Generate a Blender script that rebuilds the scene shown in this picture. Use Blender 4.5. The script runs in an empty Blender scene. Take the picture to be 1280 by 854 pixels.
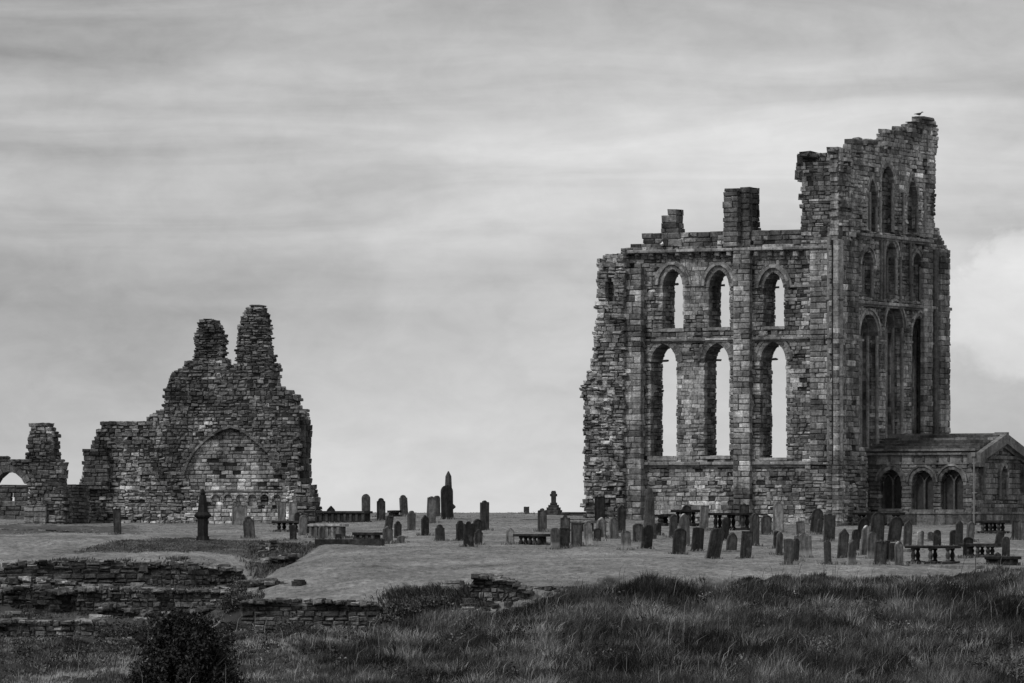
import bpy, bmesh, math, random
import numpy as np
from mathutils import Vector, Matrix, noise
random.seed(7); np.random.seed(7)
R = math.radians
S = bpy.context.scene
COL = S.collection

# ------------------------------------------------------------------ camera
FPX = 7111.0            # focal length in photograph pixels (200 mm on a 36 mm frame)
HOR = 646.0             # eye level row
cam_d = bpy.data.cameras.new('camera'); cam = bpy.data.objects.new('camera', cam_d); COL.objects.link(cam)
cam_d.sensor_width = 36; cam_d.lens = 36 * FPX / 1280
cam.location = (0, 0, 0); cam.rotation_euler = (R(90), 0, 0)
cam_d.shift_y = (HOR - 427) / 1280
cam_d.clip_start = 1; cam_d.clip_end = 20000
S.camera = cam

# ------------------------------------------------------------------ sky and sun
W = bpy.data.worlds.new('World'); S.world = W; W.use_nodes = True
nt = W.node_tree; nt.nodes.clear()
def N(t, typ, **kw):
    n = t.nodes.new(typ)
    for k, v in kw.items():
        if k == 'ins':
            for i, x in v.items(): n.inputs[i].default_value = x
        else: setattr(n, k, v)
    return n
def L(t, a, ao, b, bi): t.links.new(a.outputs[ao], b.inputs[bi])
def MA(t, op, a, b=None, clamp=False):
    n = t.nodes.new('ShaderNodeMath'); n.operation = op; n.use_clamp = clamp
    for i, x in enumerate((a, b)):
        if x is None: continue
        if isinstance(x, (int, float)): n.inputs[i].default_value = x
        else: t.links.new(x, n.inputs[i])
    return n.outputs[0]
def ramp(t, src, pts):
    n = t.nodes.new('ShaderNodeValToRGB'); e = n.color_ramp.elements
    e[0].position, e[1].position = pts[0][0], pts[-1][0]
    for p, v in pts[1:-1]: e.new(p)
    for el, (p, v) in zip(sorted(e, key=lambda q: q.position), pts): el.color = (v, v, v, 1)
    t.links.new(src, n.inputs[0]); return n.outputs[0]

SUN_EL, SUN_AZ = 48, -128          # azimuth from +Y (the way the camera looks), clockwise
out = N(nt, 'ShaderNodeOutputWorld'); bg = N(nt, 'ShaderNodeBackground')
tc = N(nt, 'ShaderNodeTexCoord'); sep = N(nt, 'ShaderNodeSeparateXYZ'); L(nt, tc, 'Generated', sep, 0)
def sky_noise(scale, detail, rough, dist=0.0, loc=(0, 0, 0)):
    m = N(nt, 'ShaderNodeMapping'); m.inputs['Scale'].default_value = scale; m.inputs['Location'].default_value = loc
    L(nt, tc, 'Generated', m, 0)
    n = N(nt, 'ShaderNodeTexNoise'); n.inputs['Scale'].default_value = 1; n.inputs['Detail'].default_value = detail
    n.inputs['Roughness'].default_value = rough; n.inputs['Distortion'].default_value = dist
    L(nt, m, 0, n, 0); return n.outputs[0]
X, Z = sep.outputs[0], sep.outputs[2]
streak = sky_noise((11, 11, 88), 5, .52, .9, (0, 0, 3))
fine = sky_noise((26, 26, 260), 6, .6, .8, (3, 0, 0))
soft = sky_noise((22, 22, 40), 4, .5, .3, (5, 2, 1))
s1 = ramp(nt, streak, [(.30, -0.0), (.46, .42), (.54, .62), (.70, 1)])
hz = ramp(nt, Z, [(0, .475), (.02, .435), (.036, .39), (.052, .415), (.064, .415), (.084, .33), (.12, .32), (.3, .46), (1, .62)])
# streaks only in the upper part of the visible sky, quiet low down
band = ramp(nt, Z, [(0, .05), (.036, .22), (.050, 1), (.075, 1), (.1, .8), (1, .6)])
lum = MA(nt, 'ADD', hz, MA(nt, 'MULTIPLY', MA(nt, 'SUBTRACT', s1, .5), MA(nt, 'MULTIPLY', band, .15)))
lum = MA(nt, 'ADD', lum, MA(nt, 'MULTIPLY', MA(nt, 'SUBTRACT', fine, .5), MA(nt, 'MULTIPLY', band, .045)))
lum = MA(nt, 'ADD', lum, MA(nt, 'MULTIPLY', MA(nt, 'SUBTRACT', soft, .5), .20))
def gauss(cx, cz, sx, sz):
    a = MA(nt, 'DIVIDE', MA(nt, 'SUBTRACT', X, cx), sx); b = MA(nt, 'DIVIDE', MA(nt, 'SUBTRACT', Z, cz), sz)
    q = MA(nt, 'ADD', MA(nt, 'MULTIPLY', a, a), MA(nt, 'MULTIPLY', b, b))
    return MA(nt, 'POWER', 2.718, MA(nt, 'MULTIPLY', q, -1.0))
# the brighter break in the cloud to the right, the duller left
lum = MA(nt, 'ADD', lum, MA(nt, 'MULTIPLY', gauss(.040, .068, .050, .016), .13))
lum = MA(nt, 'ADD', lum, MA(nt, 'MULTIPLY', gauss(-.10, .055, .045, .05), -.085))
lum = MA(nt, 'ADD', lum, MA(nt, 'MULTIPLY', gauss(-.055, .028, .06, .012), -.035))
lum = MA(nt, 'ADD', lum, MA(nt, 'MULTIPLY', gauss(-.004, .010, .035, .014), .05))
# heaped clouds low on the right and in the middle
puffn = sky_noise((110, 110, 150), 5, .55, .4, (1, 4, 2))
def puff(cx, cz, sx, sz, amt, low=.010):
    g = gauss(cx, cz, sx, sz)
    e = MA(nt, 'ADD', g, MA(nt, 'MULTIPLY', MA(nt, 'SUBTRACT', puffn, .5), .7))
    e = MA(nt, 'MULTIPLY', e, ramp(nt, Z, [(low, 0), (low + .022, 1)]))
    return MA(nt, 'MULTIPLY', ramp(nt, e, [(.28, 0), (.385, .62), (.6, .85), (1, 1)]), amt)
lum = MA(nt, 'ADD', lum, puff(.0925, .031, .0180, .0180, .15, .015))
lum = MA(nt, 'ADD', lum, puff(.008, .031, .009, .010, .028))
lum = MA(nt, 'ADD', lum, MA(nt, 'MULTIPLY', gauss(.088, .012, .022, .012), -.075))
mott = sky_noise((70, 70, 120), 5, .6, .6, (2, 7, 4))
lum = MA(nt, 'ADD', lum, MA(nt, 'MULTIPLY', MA(nt, 'SUBTRACT', mott, .5), .11))
wisp = sky_noise((190, 190, 330), 4, .65, .4, (9, 1, 4))
lum = MA(nt, 'ADD', lum, MA(nt, 'MULTIPLY', MA(nt, 'SUBTRACT', wisp, .5), .045))
lum = MA(nt, 'MAXIMUM', lum, .12)
sky = N(nt, 'ShaderNodeTexSky', sky_type='NISHITA', sun_disc=False, sun_elevation=R(SUN_EL), sun_rotation=R(SUN_AZ), dust_density=4.0)
bw = N(nt, 'ShaderNodeRGBToBW'); L(nt, sky, 0, bw, 0)
clear = MA(nt, 'MULTIPLY', bw.outputs[0], 1.0)
# background strength 0.1: the cloud layer is written ten times over, the clear sky shows through a little
cloud = MA(nt, 'MULTIPLY', lum, 10.0)
mix = MA(nt, 'ADD', MA(nt, 'MULTIPLY', clear, .03), MA(nt, 'MULTIPLY', cloud, .97))
L(nt, bg, 0, out, 0); nt.links.new(mix, bg.inputs[0]); bg.inputs[1].default_value = 0.1

sd = bpy.data.lights.new('sun', 'SUN'); sun = bpy.data.objects.new('sun', sd); COL.objects.link(sun)
sd.energy = 1.5; sd.angle = R(11); sd.color = (1, .995, .99)
az, el = R(SUN_AZ), R(SUN_EL)
tosun = Vector((math.sin(az) * math.cos(el), math.cos(az) * math.cos(el), math.sin(el)))
sun.rotation_euler = tosun.to_track_quat('Z', 'Y').to_euler()
S.view_settings.view_transform = 'Standard'; S.view_settings.look = 'None'
S.view_settings.exposure = 0.45; S.view_settings.gamma = 1; S.view_settings.use_curve_mapping = False
S.cycles.max_bounces = 6; S.cycles.diffuse_bounces = 3

# ------------------------------------------------------------------ helpers
def tag(o, label=None, cat=None, group=None, kind=None):
    if label: o['label'] = label
    if cat: o['category'] = cat
    if group: o['group'] = group
    if kind: o['kind'] = kind
    return o
def empty(name, loc, label=None, cat=None, group=None):
    o = bpy.data.objects.new(name, None); COL.objects.link(o); o.location = loc; o.empty_display_size = .3
    return tag(o, label, cat, group)

class B:
    """collects faces; each vertex carries a grey value: the stone's own tone"""
    def __init__(s): s.v = []; s.f = []; s.c = []
    def add(s, vs, fs, tone):
        k = len(s.v); s.v += [tuple(p) for p in vs]; s.f += [tuple(i + k for i in f) for f in fs]; s.c += [tone] * len(vs)
    def build(s, name, mat, parent=None, smooth=False, recalc=False):
        off = Vector(parent.matrix_basis.translation) if parent is not None and parent.type == 'EMPTY' else Vector()
        if parent is not None and parent.parent is not None:
            p = parent
            off = Vector()
            while p is not None: off += Vector(p.matrix_basis.translation); p = p.parent
        m = bpy.data.meshes.new(name)
        m.from_pydata([(a - off.x, b - off.y, c - off.z) for a, b, c in s.v], [], s.f)
        if recalc:
            bm = bmesh.new(); bm.from_mesh(m); bmesh.ops.recalc_face_normals(bm, faces=bm.faces); bm.to_mesh(m); bm.free()
        at = m.attributes.new('tone', 'FLOAT', 'POINT'); at.data.foreach_set('value', np.array(s.c, dtype=np.float32))
        if smooth: m.polygons.foreach_set('use_smooth', [True] * len(m.polygons))
        m.materials.append(mat); m.update()
        o = bpy.data.objects.new(name, m); COL.objects.link(o)
        if parent is not None: o.parent = parent
        return o

class Frame:
    """a vertical plane: o + u*eu + v*z + n*en"""
    def __init__(s, o, eu, en): s.o = Vector(o); s.eu = Vector(eu); s.en = Vector(en)
    def P(s, u, v, n): return s.o + s.eu * u + s.en * n + Vector((0, 0, v))
    def off(s, n): return Frame(s.o + s.en * n, s.eu, s.en)
    def uv(s, px, py):
        d = Vector(((px - 640) / FPX, 1, -(py - HOR) / FPX))
        t = s.o.dot(s.en) / d.dot(s.en); q = d * t - s.o
        return (q.dot(s.eu), q.z)
    def poly(s, pts): return [s.uv(*p) for p in pts]
def at(px, py, D): return Vector(((px - 640) / FPX * D, D, -(py - HOR) / FPX * D))

BOXF = [(0, 1, 5, 4), (1, 2, 6, 5), (2, 3, 7, 6), (3, 0, 4, 7), (4, 5, 6, 7), (3, 2, 1, 0)]
def box(b, F, u0, u1, v0, v1, n0, n1, tone, j=0.0):
    r = (lambda: random.uniform(-j, j)) if j else (lambda: 0)
    b.add([F.P(u + r(), v + r(), n + r()) for n in (n0, n1) for u, v in ((u0, v0), (u1, v0), (u1, v1), (u0, v1))], BOXF, tone)
BLKF = [(0, 1, 5, 4), (1, 2, 6, 5), (2, 3, 7, 6), (3, 0, 4, 7), (4, 5, 9, 8), (5, 6, 10, 9), (6, 7, 11, 10), (7, 4, 8, 11), (8, 9, 10, 11), (3, 2, 1, 0)]
def block(b, F, u0, u1, v0, v1, n0, n1, tone, j=.012, ch=.028):
    """one hewn stone with worn arrises"""
    r = lambda k=1: random.uniform(-j, j) * k
    ch = min(ch, (u1 - u0) * .3, (v1 - v0) * .3)
    q = [(u0, v0), (u1, v0), (u1, v1), (u0, v1)]
    vs = [F.P(u, v, n0) for u, v in q]
    q2 = [(u + r(), v + r()) for u, v in q]
    vs += [F.P(u, v, n1 - ch * .8 + r(.5)) for u, v in q2]
    cu, cv = (u0 + u1) / 2, (v0 + v1) / 2
    tilt_u, tilt_v = r(1.2), r(1.2)
    for (u, v), (su, sv) in zip(q2, ((1, 1), (-1, 1), (-1, -1), (1, -1))):
        vs.append(F.P(u + su * ch, v + sv * ch, n1 + r(.6) - su * tilt_u - sv * tilt_v))
    b.add(vs, BLKF, tone)

def scan(polys, v):
    xs = []
    for k, p in enumerate(polys):
        n = len(p)
        for i in range(n):
            (u0, v0), (u1, v1) = p[i], p[(i + 1) % n]
            if (v0 <= v < v1) or (v1 <= v < v0): xs.append((u0 + (v - v0) / (v1 - v0) * (u1 - u0), k))
    xs.sort()
    return [(xs[i], xs[i + 1]) for i in range(0, len(xs) - 1, 2)]

def stone_tone(base, spread=.38, pale=.05, dark=.10):
    t = base * math.exp(random.gauss(0, spread))
    q = random.random()
    if q < pale: t = base * random.uniform(1.5, 2.3)
    elif q < pale + dark: t = base * random.uniform(.42, .65)
    return max(.008, min(.42, t))

def masonry(b, F, polys, T, course=(.2, .32), length=(.3, .85), proud=.03, j=.016, tone=.11, spread=.26,
            ragged=.08, pale=.03, dark=.06, core=.032, back=True, patch=.45, ends=True, tonefn=None, ch=.030, ashlar=0):
    vmin = min(v for _, v in polys[0]); vmax = max(v for _, v in polys[0])
    v = vmin; seed = Vector((random.uniform(0, 99), random.uniform(0, 99), 0))
    while v < vmax - .05:
        h = random.uniform(*course)
        if v + h > vmax: h = vmax - v
        ivs = scan(polys, v + h * .5)
        for (a, ka), (e, ke) in ivs:
            if ka == 0: a += random.uniform(-ragged, ragged) - (random.random() < .12) * ragged * 1.2
            else: a += random.uniform(-.03, .03)
            if ke == 0: e += random.uniform(-ragged, ragged) + (random.random() < .12) * ragged * 1.2
            else: e += random.uniform(-.03, .04)
            if e - a < .12: continue
            ins = min(.07, (e - a) * .2)
            box(b, F, a + ins, e - ins, v - .01, v + h - .012, -T + .06, -.055, core)
            u = a
            run = 1.0; left = 0
            while u < e - .02:
                l = random.uniform(*length) * (1 if random.random() > .15 else 1.5)
                if e - (u + l) < length[0] * .7: l = e - u
                p = F.P(u + l / 2, v + h / 2, 0)
                tt = stone_tone(tone, spread, pale, dark)
                tt *= math.exp(patch * 1.6 * noise.noise(Vector((u * .45, v * .45, 3)) + seed) + patch * noise.noise(Vector((u * 1.4, v * 1.4, 9)) + seed))
                if tonefn: tt *= tonefn(u + l / 2, v + h / 2)
                sm = noise.noise(Vector((u * .33, v * .33, 5)) + seed * 1.7) + .35 * noise.noise(Vector((u * 1.1, v * 1.1, 7)) + seed)
                jj, cc, pp = j, ch * random.uniform(.8, 1.9), random.uniform(-.5, 1) * proud
                g = random.uniform(.007, .018)
                if ashlar and sm > ashlar:      # a repaired patch of smooth dressed stone
                    tt = tone * 1.4 * math.exp(random.gauss(0, .24)); jj *= .5; cc = .018; pp = random.uniform(.0, .03); g = .009
                elif u > a + .3 and u + l < e - .3 and random.random() < .07:     # a stone that has weathered back
                    pp = -random.uniform(.02, .09); cc *= 1.6
                block(b, F, u + g, u + l - g, v + g * .7, v + h - g * .7, -min(.4, T * .5), pp, tt, jj, cc)
                if back:
                    block(b, Frame(F.o - F.en * T, F.eu, -F.en), u + g, u + l - g, v + g, v + h - g, -.2, random.uniform(0, 1) * proud, stone_tone(tone), j, ch)
                u += l
            if ends and T > .5:
                for (x, s) in ((a, 1), (e, -1)):
                    n = -.36
                    while n > -T + .05:
                        q = random.uniform(.35, .75)
                        n2 = max(n - q, -T)
                        if n2 - (-T) < .25: n2 = -T
                        x0 = x + random.uniform(-.02, .035) * (1 if ka or ke else 2.2)
                        lo, hi = (x0, x0 + s * .3) if s > 0 else (x0 + s * .3, x0)
                        if hi - lo > (e - a): lo, hi = a, e
                        # a stone whose worn face looks out of the reveal
                        G = Frame(F.P(x0, 0, n), -F.en, -F.eu * s)
                        block(b, G, .008, n - n2 - .008, v + .008, v + h - .008, -min(.28, (e - a) * .8), 0, stone_tone(tone, spread, pale, dark), j, ch)
                        n = n2
        v += h

def arc_pts(uc, hw, vs, h, n=14):
    """pointed (or round when h == hw) arch from left springing over the apex to right springing"""
    h = max(h, hw)
    Rr = (hw * hw + h * h) / (2 * hw)
    a1 = math.atan2(h, -(uc - (uc - hw + Rr)) * -1) if False else math.acos(max(-1, min(1, (Rr - hw) / Rr)))
    left = [(uc - hw + Rr - Rr * math.cos(a1 * i / n), vs + Rr * math.sin(a1 * i / n)) for i in range(n + 1)]
    right = [(2 * uc - u, v) for u, v in reversed(left[:-1])]
    return left + right
def opening(uc, hw, sill, spring, apex, grow=0.0):
    pts = arc_pts(uc, hw + grow, spring, apex - spring + grow)
    return [(uc - hw - grow, sill)] + pts + [(uc + hw + grow, sill)]
def voussoirs(b, F, pts, uc, vs, thick, n0, n1, tone, j=.006, step=1, gap=.04):
    nrm = []
    for i, (u, v) in enumerate(pts):
        a, c = pts[max(0, i - 1)], pts[min(len(pts) - 1, i + 1)]
        t = Vector((c[0] - a[0], c[1] - a[1])).normalized(); n = Vector((-t.y, t.x))
        if n.dot(Vector((u - uc, v - vs + .001))) < 0: n = -n
        nrm.append(n)
    for i in range(0, len(pts) - 1, step):
        k = min(i + step, len(pts) - 1)
        th = thick * random.uniform(.95, 1.05)
        A, C = Vector(pts[i]), Vector(pts[k]); A, C = A.lerp(C, gap), C.lerp(A, gap)
        A2, C2 = A + nrm[i] * th, C + nrm[k] * th
        vsx = []
        for n in (n0, n1 + random.uniform(-j, j)):
            for q in (A, C, C2, A2): vsx.append(F.P(q.x, q.y, n))
        b.add(vsx, BOXF, stone_tone(tone, .25, .03, .05))
def tube(b, p0, p1, r0, r1, tone, n=10):
    p0, p1 = Vector(p0), Vector(p1); d = (p1 - p0).normalized()
    x = d.orthogonal().normalized(); y = d.cross(x)
    vs = []
    for p, r in ((p0, r0), (p1, r1)):
        for i in range(n):
            a = 2 * math.pi * i / n; vs.append(p + x * (r * math.cos(a)) + y * (r * math.sin(a)))
    fs = [(i, (i + 1) % n, n + (i + 1) % n, n + i) for i in range(n)] + [tuple(range(n - 1, -1, -1)), tuple(range(n, 2 * n))]
    b.add(vs, fs, tone)
def lathe(b, c, prof, tone, n=10):
    """prof: list of (radius, z) from the bottom up, about the vertical through c"""
    c = Vector(c); vs = []
    for r, z in prof:
        for i in range(n):
            a = 2 * math.pi * i / n; vs.append(c + Vector((r * math.cos(a), r * math.sin(a), z)))
    fs = []
    for k in range(len(prof) - 1):
        for i in range(n):
            fs.append((k * n + i, k * n + (i + 1) % n, (k + 1) * n + (i + 1) % n, (k + 1) * n + i))
    fs += [tuple(range(n - 1, -1, -1)), tuple(range((len(prof) - 1) * n, len(prof) * n))]
    b.add(vs, fs, tone)

# ------------------------------------------------------------------ materials (a monochrome photograph: every colour is a grey)
def new_mat(name):
    m = bpy.data.materials.new(name); m.use_nodes = True; t = m.node_tree; t.nodes.clear()
    o = N(t, 'ShaderNodeOutputMaterial'); p = N(t, 'ShaderNodeBsdfPrincipled'); L(t, p, 0, o, 0)
    p.inputs['Roughness'].default_value = .95; p.inputs['Specular IOR Level'].default_value = .15
    return m, t, p
def tex(t, scale, detail=4, rough=.6, coord='Object', vec=None, dist=0.0):
    c = N(t, 'ShaderNodeTexCoord'); n = N(t, 'ShaderNodeTexNoise')
    n.inputs['Scale'].default_value = scale; n.inputs['Detail'].default_value = detail; n.inputs['Roughness'].default_value = rough
    n.inputs['Distortion'].default_value = dist
    if vec:
        m = N(t, 'ShaderNodeMapping'); m.inputs['Scale'].default_value = vec; L(t, c, coord, m, 0); L(t, m, 0, n, 0)
    else: L(t, c, coord, n, 0)
    return n.outputs[0]
def bump(t, p, h, strength=.6, dist=.03):
    b = N(t, 'ShaderNodeBump'); b.inputs['Strength'].default_value = strength; b.inputs['Distance'].default_value = dist
    t.links.new(h, b.inputs['Height']); L(t, b, 0, p, 'Normal')
def attr(t, name):
    a = N(t, 'ShaderNodeAttribute', attribute_name=name); return a.outputs['Fac']
def stone_mat(name, lo=.55, hi=1.5, soot=.6, streaks=.45, bumpd=.05, gain=1.0):
    m, t, p = new_mat(name)
    a = attr(t, 'tone')
    f = MA(t, 'MULTIPLY', ramp(t, tex(t, 9, 6, .7), [(.28, lo), (.5, 1.0), (.74, hi)]), ramp(t, tex(t, 4.2, 7, .78), [(.36, .55), (.5, 1.0), (.68, 1.5)]))
    s = ramp(t, tex(t, .42, 6, .66), [(.36, soot * .85), (.50, 1.0), (.64, 1.28)])
    v = ramp(t, tex(t, 1, 5, .6, vec=(2.2, 2.2, .22)), [(.34, 1 - streaks), (.58, 1.05)])
    g = MA(t, 'MULTIPLY', MA(t, 'MULTIPLY', a, f), MA(t, 'MULTIPLY', s, v))
    lich = ramp(t, tex(t, 3.1, 6, .72), [(.60, 0), (.72, 1)])
    g = MA(t, 'MULTIPLY', MA(t, 'ADD', g, MA(t, 'MULTIPLY', lich, .03)), gain)
    t.links.new(g, p.inputs['Base Color'])
    bump(t, p, tex(t, 14, 6, .7), .9, bumpd)
    return m
M_STONE = stone_mat('weathered_sandstone')
M_RUBBLE = stone_mat('rubble_sandstone', .5, 1.6, .55, .25, .07)
M_SMOOTH = stone_mat('dressed_sandstone', .7, 1.3, .7, .35, .02)
M_GRAVE = stone_mat('gravestone', .62, 1.45, .75, .45, .015)
M_LOW = stone_mat('foundation_stone', .5, 1.7, .55, .15, .08)

def plain(name, val, rough=.8, spec=.2, var=.25, scale=8):
    m, t, p = new_mat(name)
    g = ramp(t, tex(t, scale, 4, .6), [(.3, val * (1 - var)), (.7, val * (1 + var))])
    t.links.new(g, p.inputs['Base Color']); p.inputs['Roughness'].default_value = rough; p.inputs['Specular IOR Level'].default_value = spec
    return m

# ------------------------------------------------------------------ the ground, one sheet out to the horizon
# (distance, row of the photograph where the ground shows at that distance) for some columns of the photograph
FAR = [(345, 645)]
PROF = {
 -60: [(332, 643), (311, 652), (295, 658), (285, 663), (278, 669), (272, 676), (268, 688), (262.2, 702), (261.4, 736), (254.2, 742), (253.4, 768), (249.2, 776), (248.4, 800), (245, 805), (230, 822), (215, 843), (205, 857), (195, 872)],
 140: [(332, 643), (311, 652), (295, 658), (285, 663), (278, 668), (272, 676), (268, 688), (262.2, 701), (261.4, 735), (254.2, 740), (253.4, 767), (249.2, 776), (248.4, 798), (245, 803), (230, 822), (215, 843), (205, 857), (195, 872)],
 250: [(332, 643), (311, 652), (295, 658), (285, 665), (278, 671), (272, 679), (268, 688), (262.2, 699), (261.4, 735), (254.2, 741), (253.4, 766), (249.2, 774), (248.4, 790), (245, 799), (230, 820), (215, 842), (205, 857), (195, 872)],
 305: [(332, 643), (311, 652), (295, 658), (285, 665), (278, 671), (272, 683), (268, 692), (262.2, 712), (261.4, 736), (254.2, 740), (250, 746), (247, 752), (243.4, 758), (242.6, 792), (239, 797), (230, 813), (215, 840), (205, 857), (195, 872)],
 350: [(332, 643), (311, 652), (295, 658), (285, 665), (278, 672), (274, 681), (271, 702), (266, 709), (260, 712), (254, 722), (248, 738), (243.4, 750), (242.6, 793), (239, 797), (230, 813), (215, 840), (205, 857), (195, 872)],
 405: [(332, 642), (314, 648), (302, 654), (292, 660), (282, 670), (272, 681), (266, 689), (260, 701), (254, 717), (248, 737), (243.4, 750), (242.6, 793), (239, 797), (230, 812), (215, 839), (205, 857), (195, 872)],
 470: [(332, 641), (318, 645), (306, 650), (296, 656), (286, 665), (276, 676), (266, 688), (258, 700), (252, 716), (247, 733), (243.4, 750), (242.4, 792), (239, 797), (230, 811), (215, 838), (205, 857), (195, 872)],
 560: [(332, 641), (318, 645), (306, 650), (296, 656), (286, 664), (276, 675), (266, 687), (258, 699), (252, 713), (247, 730), (243.4, 742), (241, 768), (236, 788), (230, 803), (215, 836), (205, 857), (195, 872)],
 640: [(332, 641), (318, 645), (306, 650), (296, 656), (286, 664), (276, 675), (266, 687), (258, 698), (252, 710), (247, 725), (243, 734), (242.4, 742), (241.7, 763), (238, 772), (230, 787), (215, 829), (205, 857), (195, 876)],
 720: [(332, 641), (318, 645), (306, 650), (296, 656), (286, 664), (276, 675), (266, 687), (258, 698), (252, 709), (247, 723), (243, 741), (238, 758), (230, 781), (215, 825), (205, 856), (195, 880)],
 780: [(332, 642), (318, 646), (306, 651), (296, 657), (286, 665), (276, 676), (266, 688), (258, 698), (252, 707), (247, 722), (243, 741), (238, 757), (230, 780), (215, 825), (205, 856), (195, 880)],
 990: [(332, 647), (318, 651), (306, 656), (296, 662), (286, 670), (276, 681), (266, 692), (258, 701), (252, 708), (247, 721), (243, 739), (238, 755), (230, 778), (215, 824), (205, 856), (195, 880)],
 1340: [(332, 647), (318, 651), (306, 656), (296, 662), (286, 670), (276, 681), (266, 692), (258, 702), (252, 709), (247, 721), (243, 739), (238, 755), (230, 778), (215, 824), (205, 856), (195, 880)],
}
PXS = sorted(PROF)
TAILD = [2, 12, 50, 100, 150]; TAILZ = [-1.75, -2.3, -5.2, -7.6, -8.0]
HEADD = [345, 420, 520, 800, 9000]; HEADZ = [.05, -3.5, -10, -13, -13]
CURV = []
for px in PXS:
    pr = sorted(PROF[px]); D = np.array([d for d, _ in pr]); y = np.array([q for _, q in pr])
    z = -(y - HOR) / FPX * D
    CURV.append((np.concatenate([TAILD, D, HEADD]), np.concatenate([TAILZ, z, HEADZ])))
def gz(px, D):
    """ground height, arrays of column and distance"""
    px = np.asarray(px, float); D = np.asarray(D, float)
    zs = np.stack([np.interp(D, a, b) for a, b in CURV])
    pc = np.clip(px, PXS[0], PXS[-1] - 1e-6); k = np.clip(np.searchsorted(PXS, pc, 'right') - 1, 0, len(PXS) - 2)
    P = np.array(PXS, float); f = (pc - P[k]) / (P[k + 1] - P[k])
    ar = np.arange(px.size).reshape(px.shape)
    zf = zs.reshape(len(PXS), -1)
    i = np.arange(px.size); kk = k.reshape(-1); ff = f.reshape(-1)
    return (zf[kk, i] * (1 - ff) + zf[kk + 1, i] * ff).reshape(px.shape)
def ground(px, D): return float(gz(np.array([px]), np.array([D]))[0])
def colpx(x, D): return 640 + x / max(D, 200) * FPX
def gD(px, y, lo=249.0, hi=334.0):
    """distance at which row y of column px shows the lawn"""
    if px < 310: lo = 263.0
    Ds = np.linspace(lo, hi, 700); zz = gz(np.full(700, px), Ds); yy = HOR - zz / Ds * FPX
    i = np.where(yy >= y)[0]
    return float(Ds[i[-1]]) if len(i) else lo

def vnoise(x, y, seed=0):
    """smooth value noise for arrays"""
    rs = np.random.RandomState(seed); tab = rs.rand(256, 256)
    xi = np.floor(x).astype(int); yi = np.floor(y).astype(int); fx = x - xi; fy = y - yi
    fx = fx * fx * (3 - 2 * fx); fy = fy * fy * (3 - 2 * fy)
    g = lambda a, b: tab[a % 256, b % 256]
    return (g(xi, yi) * (1 - fx) + g(xi + 1, yi) * fx) * (1 - fy) + (g(xi, yi + 1) * (1 - fx) + g(xi + 1, yi + 1) * fx) * fy
def fbm(x, y, seed=0, oct=4):
    s = 0; a = .5; t = 0
    for k in range(oct): s = s + a * vnoise(x * 2 ** k, y * 2 ** k, seed + k); t += a; a *= .5
    return s / t

EDGE_PX = [-60, 140, 300, 310, 470, 500, 560, 600, 640, 690, 730, 760, 820, 900, 1000, 1180, 1240, 1340]
EDGE_D = [245.5, 245.5, 245, 241.8, 241.8, 243.5, 243.5, 241, 241, 243, 244.5, 248, 247.5, 247, 246, 246.5, 248.5, 249]
def rough_edge(px): return np.interp(px, EDGE_PX, EDGE_D)
def rough_mask(px, D):
    e = rough_edge(px) + (fbm(px * .045, D * .3, 5) - .5) * 3.0 * (np.asarray(px) > 480)
    return np.clip((e - D) / .8, 0, 1)
def mound_mask(px, D):
    """longer grass on the banks under the obelisk, slope shade put into its colour"""
    px = np.asarray(px, float); D = np.asarray(D, float); wob = (fbm(px * .03, D * .5, 78) - .5)
    m = np.clip((px - 60 + wob * 60) / 130, 0, 1) * np.clip((395 - px + wob * 60) / 50, 0, 1)
    top = np.interp(px, [70, 110, 150, 200, 400], [265, 269, 273, 277, 277.5]) + wob * 3
    m = m * np.clip((top - D) / 1.2, 0, 1) * np.clip(.8 + 1.6 * (fbm(px * .06, D * .8, 79) - .5), 0, 1)
    return m * np.clip((276.3 + wob * 5 - np.clip((200 - px) / 60, 0, 1) * 3 - D) / .7, 0, 1) * np.clip((D - 266.6 + wob * 1.5) / .8, 0, 1)
def dirt_mask(px, D):
    """dug ground with foundations: left foreground"""
    px = np.asarray(px, float); D = np.asarray(D, float)
    wob = (fbm(px * .05, D * .6, 77) - .5)
    a = np.clip((312 + 40 * wob - px) / 14, 0, 1) * np.clip((262.0 - D) / .3, 0, 1) * np.clip((D - 247) / 1.5 + wob * 2, 0, 1) * .9
    # trench beside the lawn edge
    edge = 272 - (px - 395) * -.05
    t = np.clip((px - 308 + wob * 60) / 26, 0, 1) * np.clip((398 - px) / 6, 0, 1) * np.clip((D - 254 - (px - 300) * .175) / .8, 0, 1) * np.clip((274 - D) / 1.2 + wob * 2, 0, 1)
    a2 = np.clip((180 + 60 * wob - px) / 30, 0, 1) * np.clip((D - 279) / 2 + wob * 2, 0, 1) * np.clip((298 - D) / 2 + wob * 3, 0, 1) * .7
    t = t * np.clip(1.05 + wob * 1.5, 0, 1)
    return np.clip(np.maximum(np.maximum(a, t), a2), 0, 1)

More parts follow.
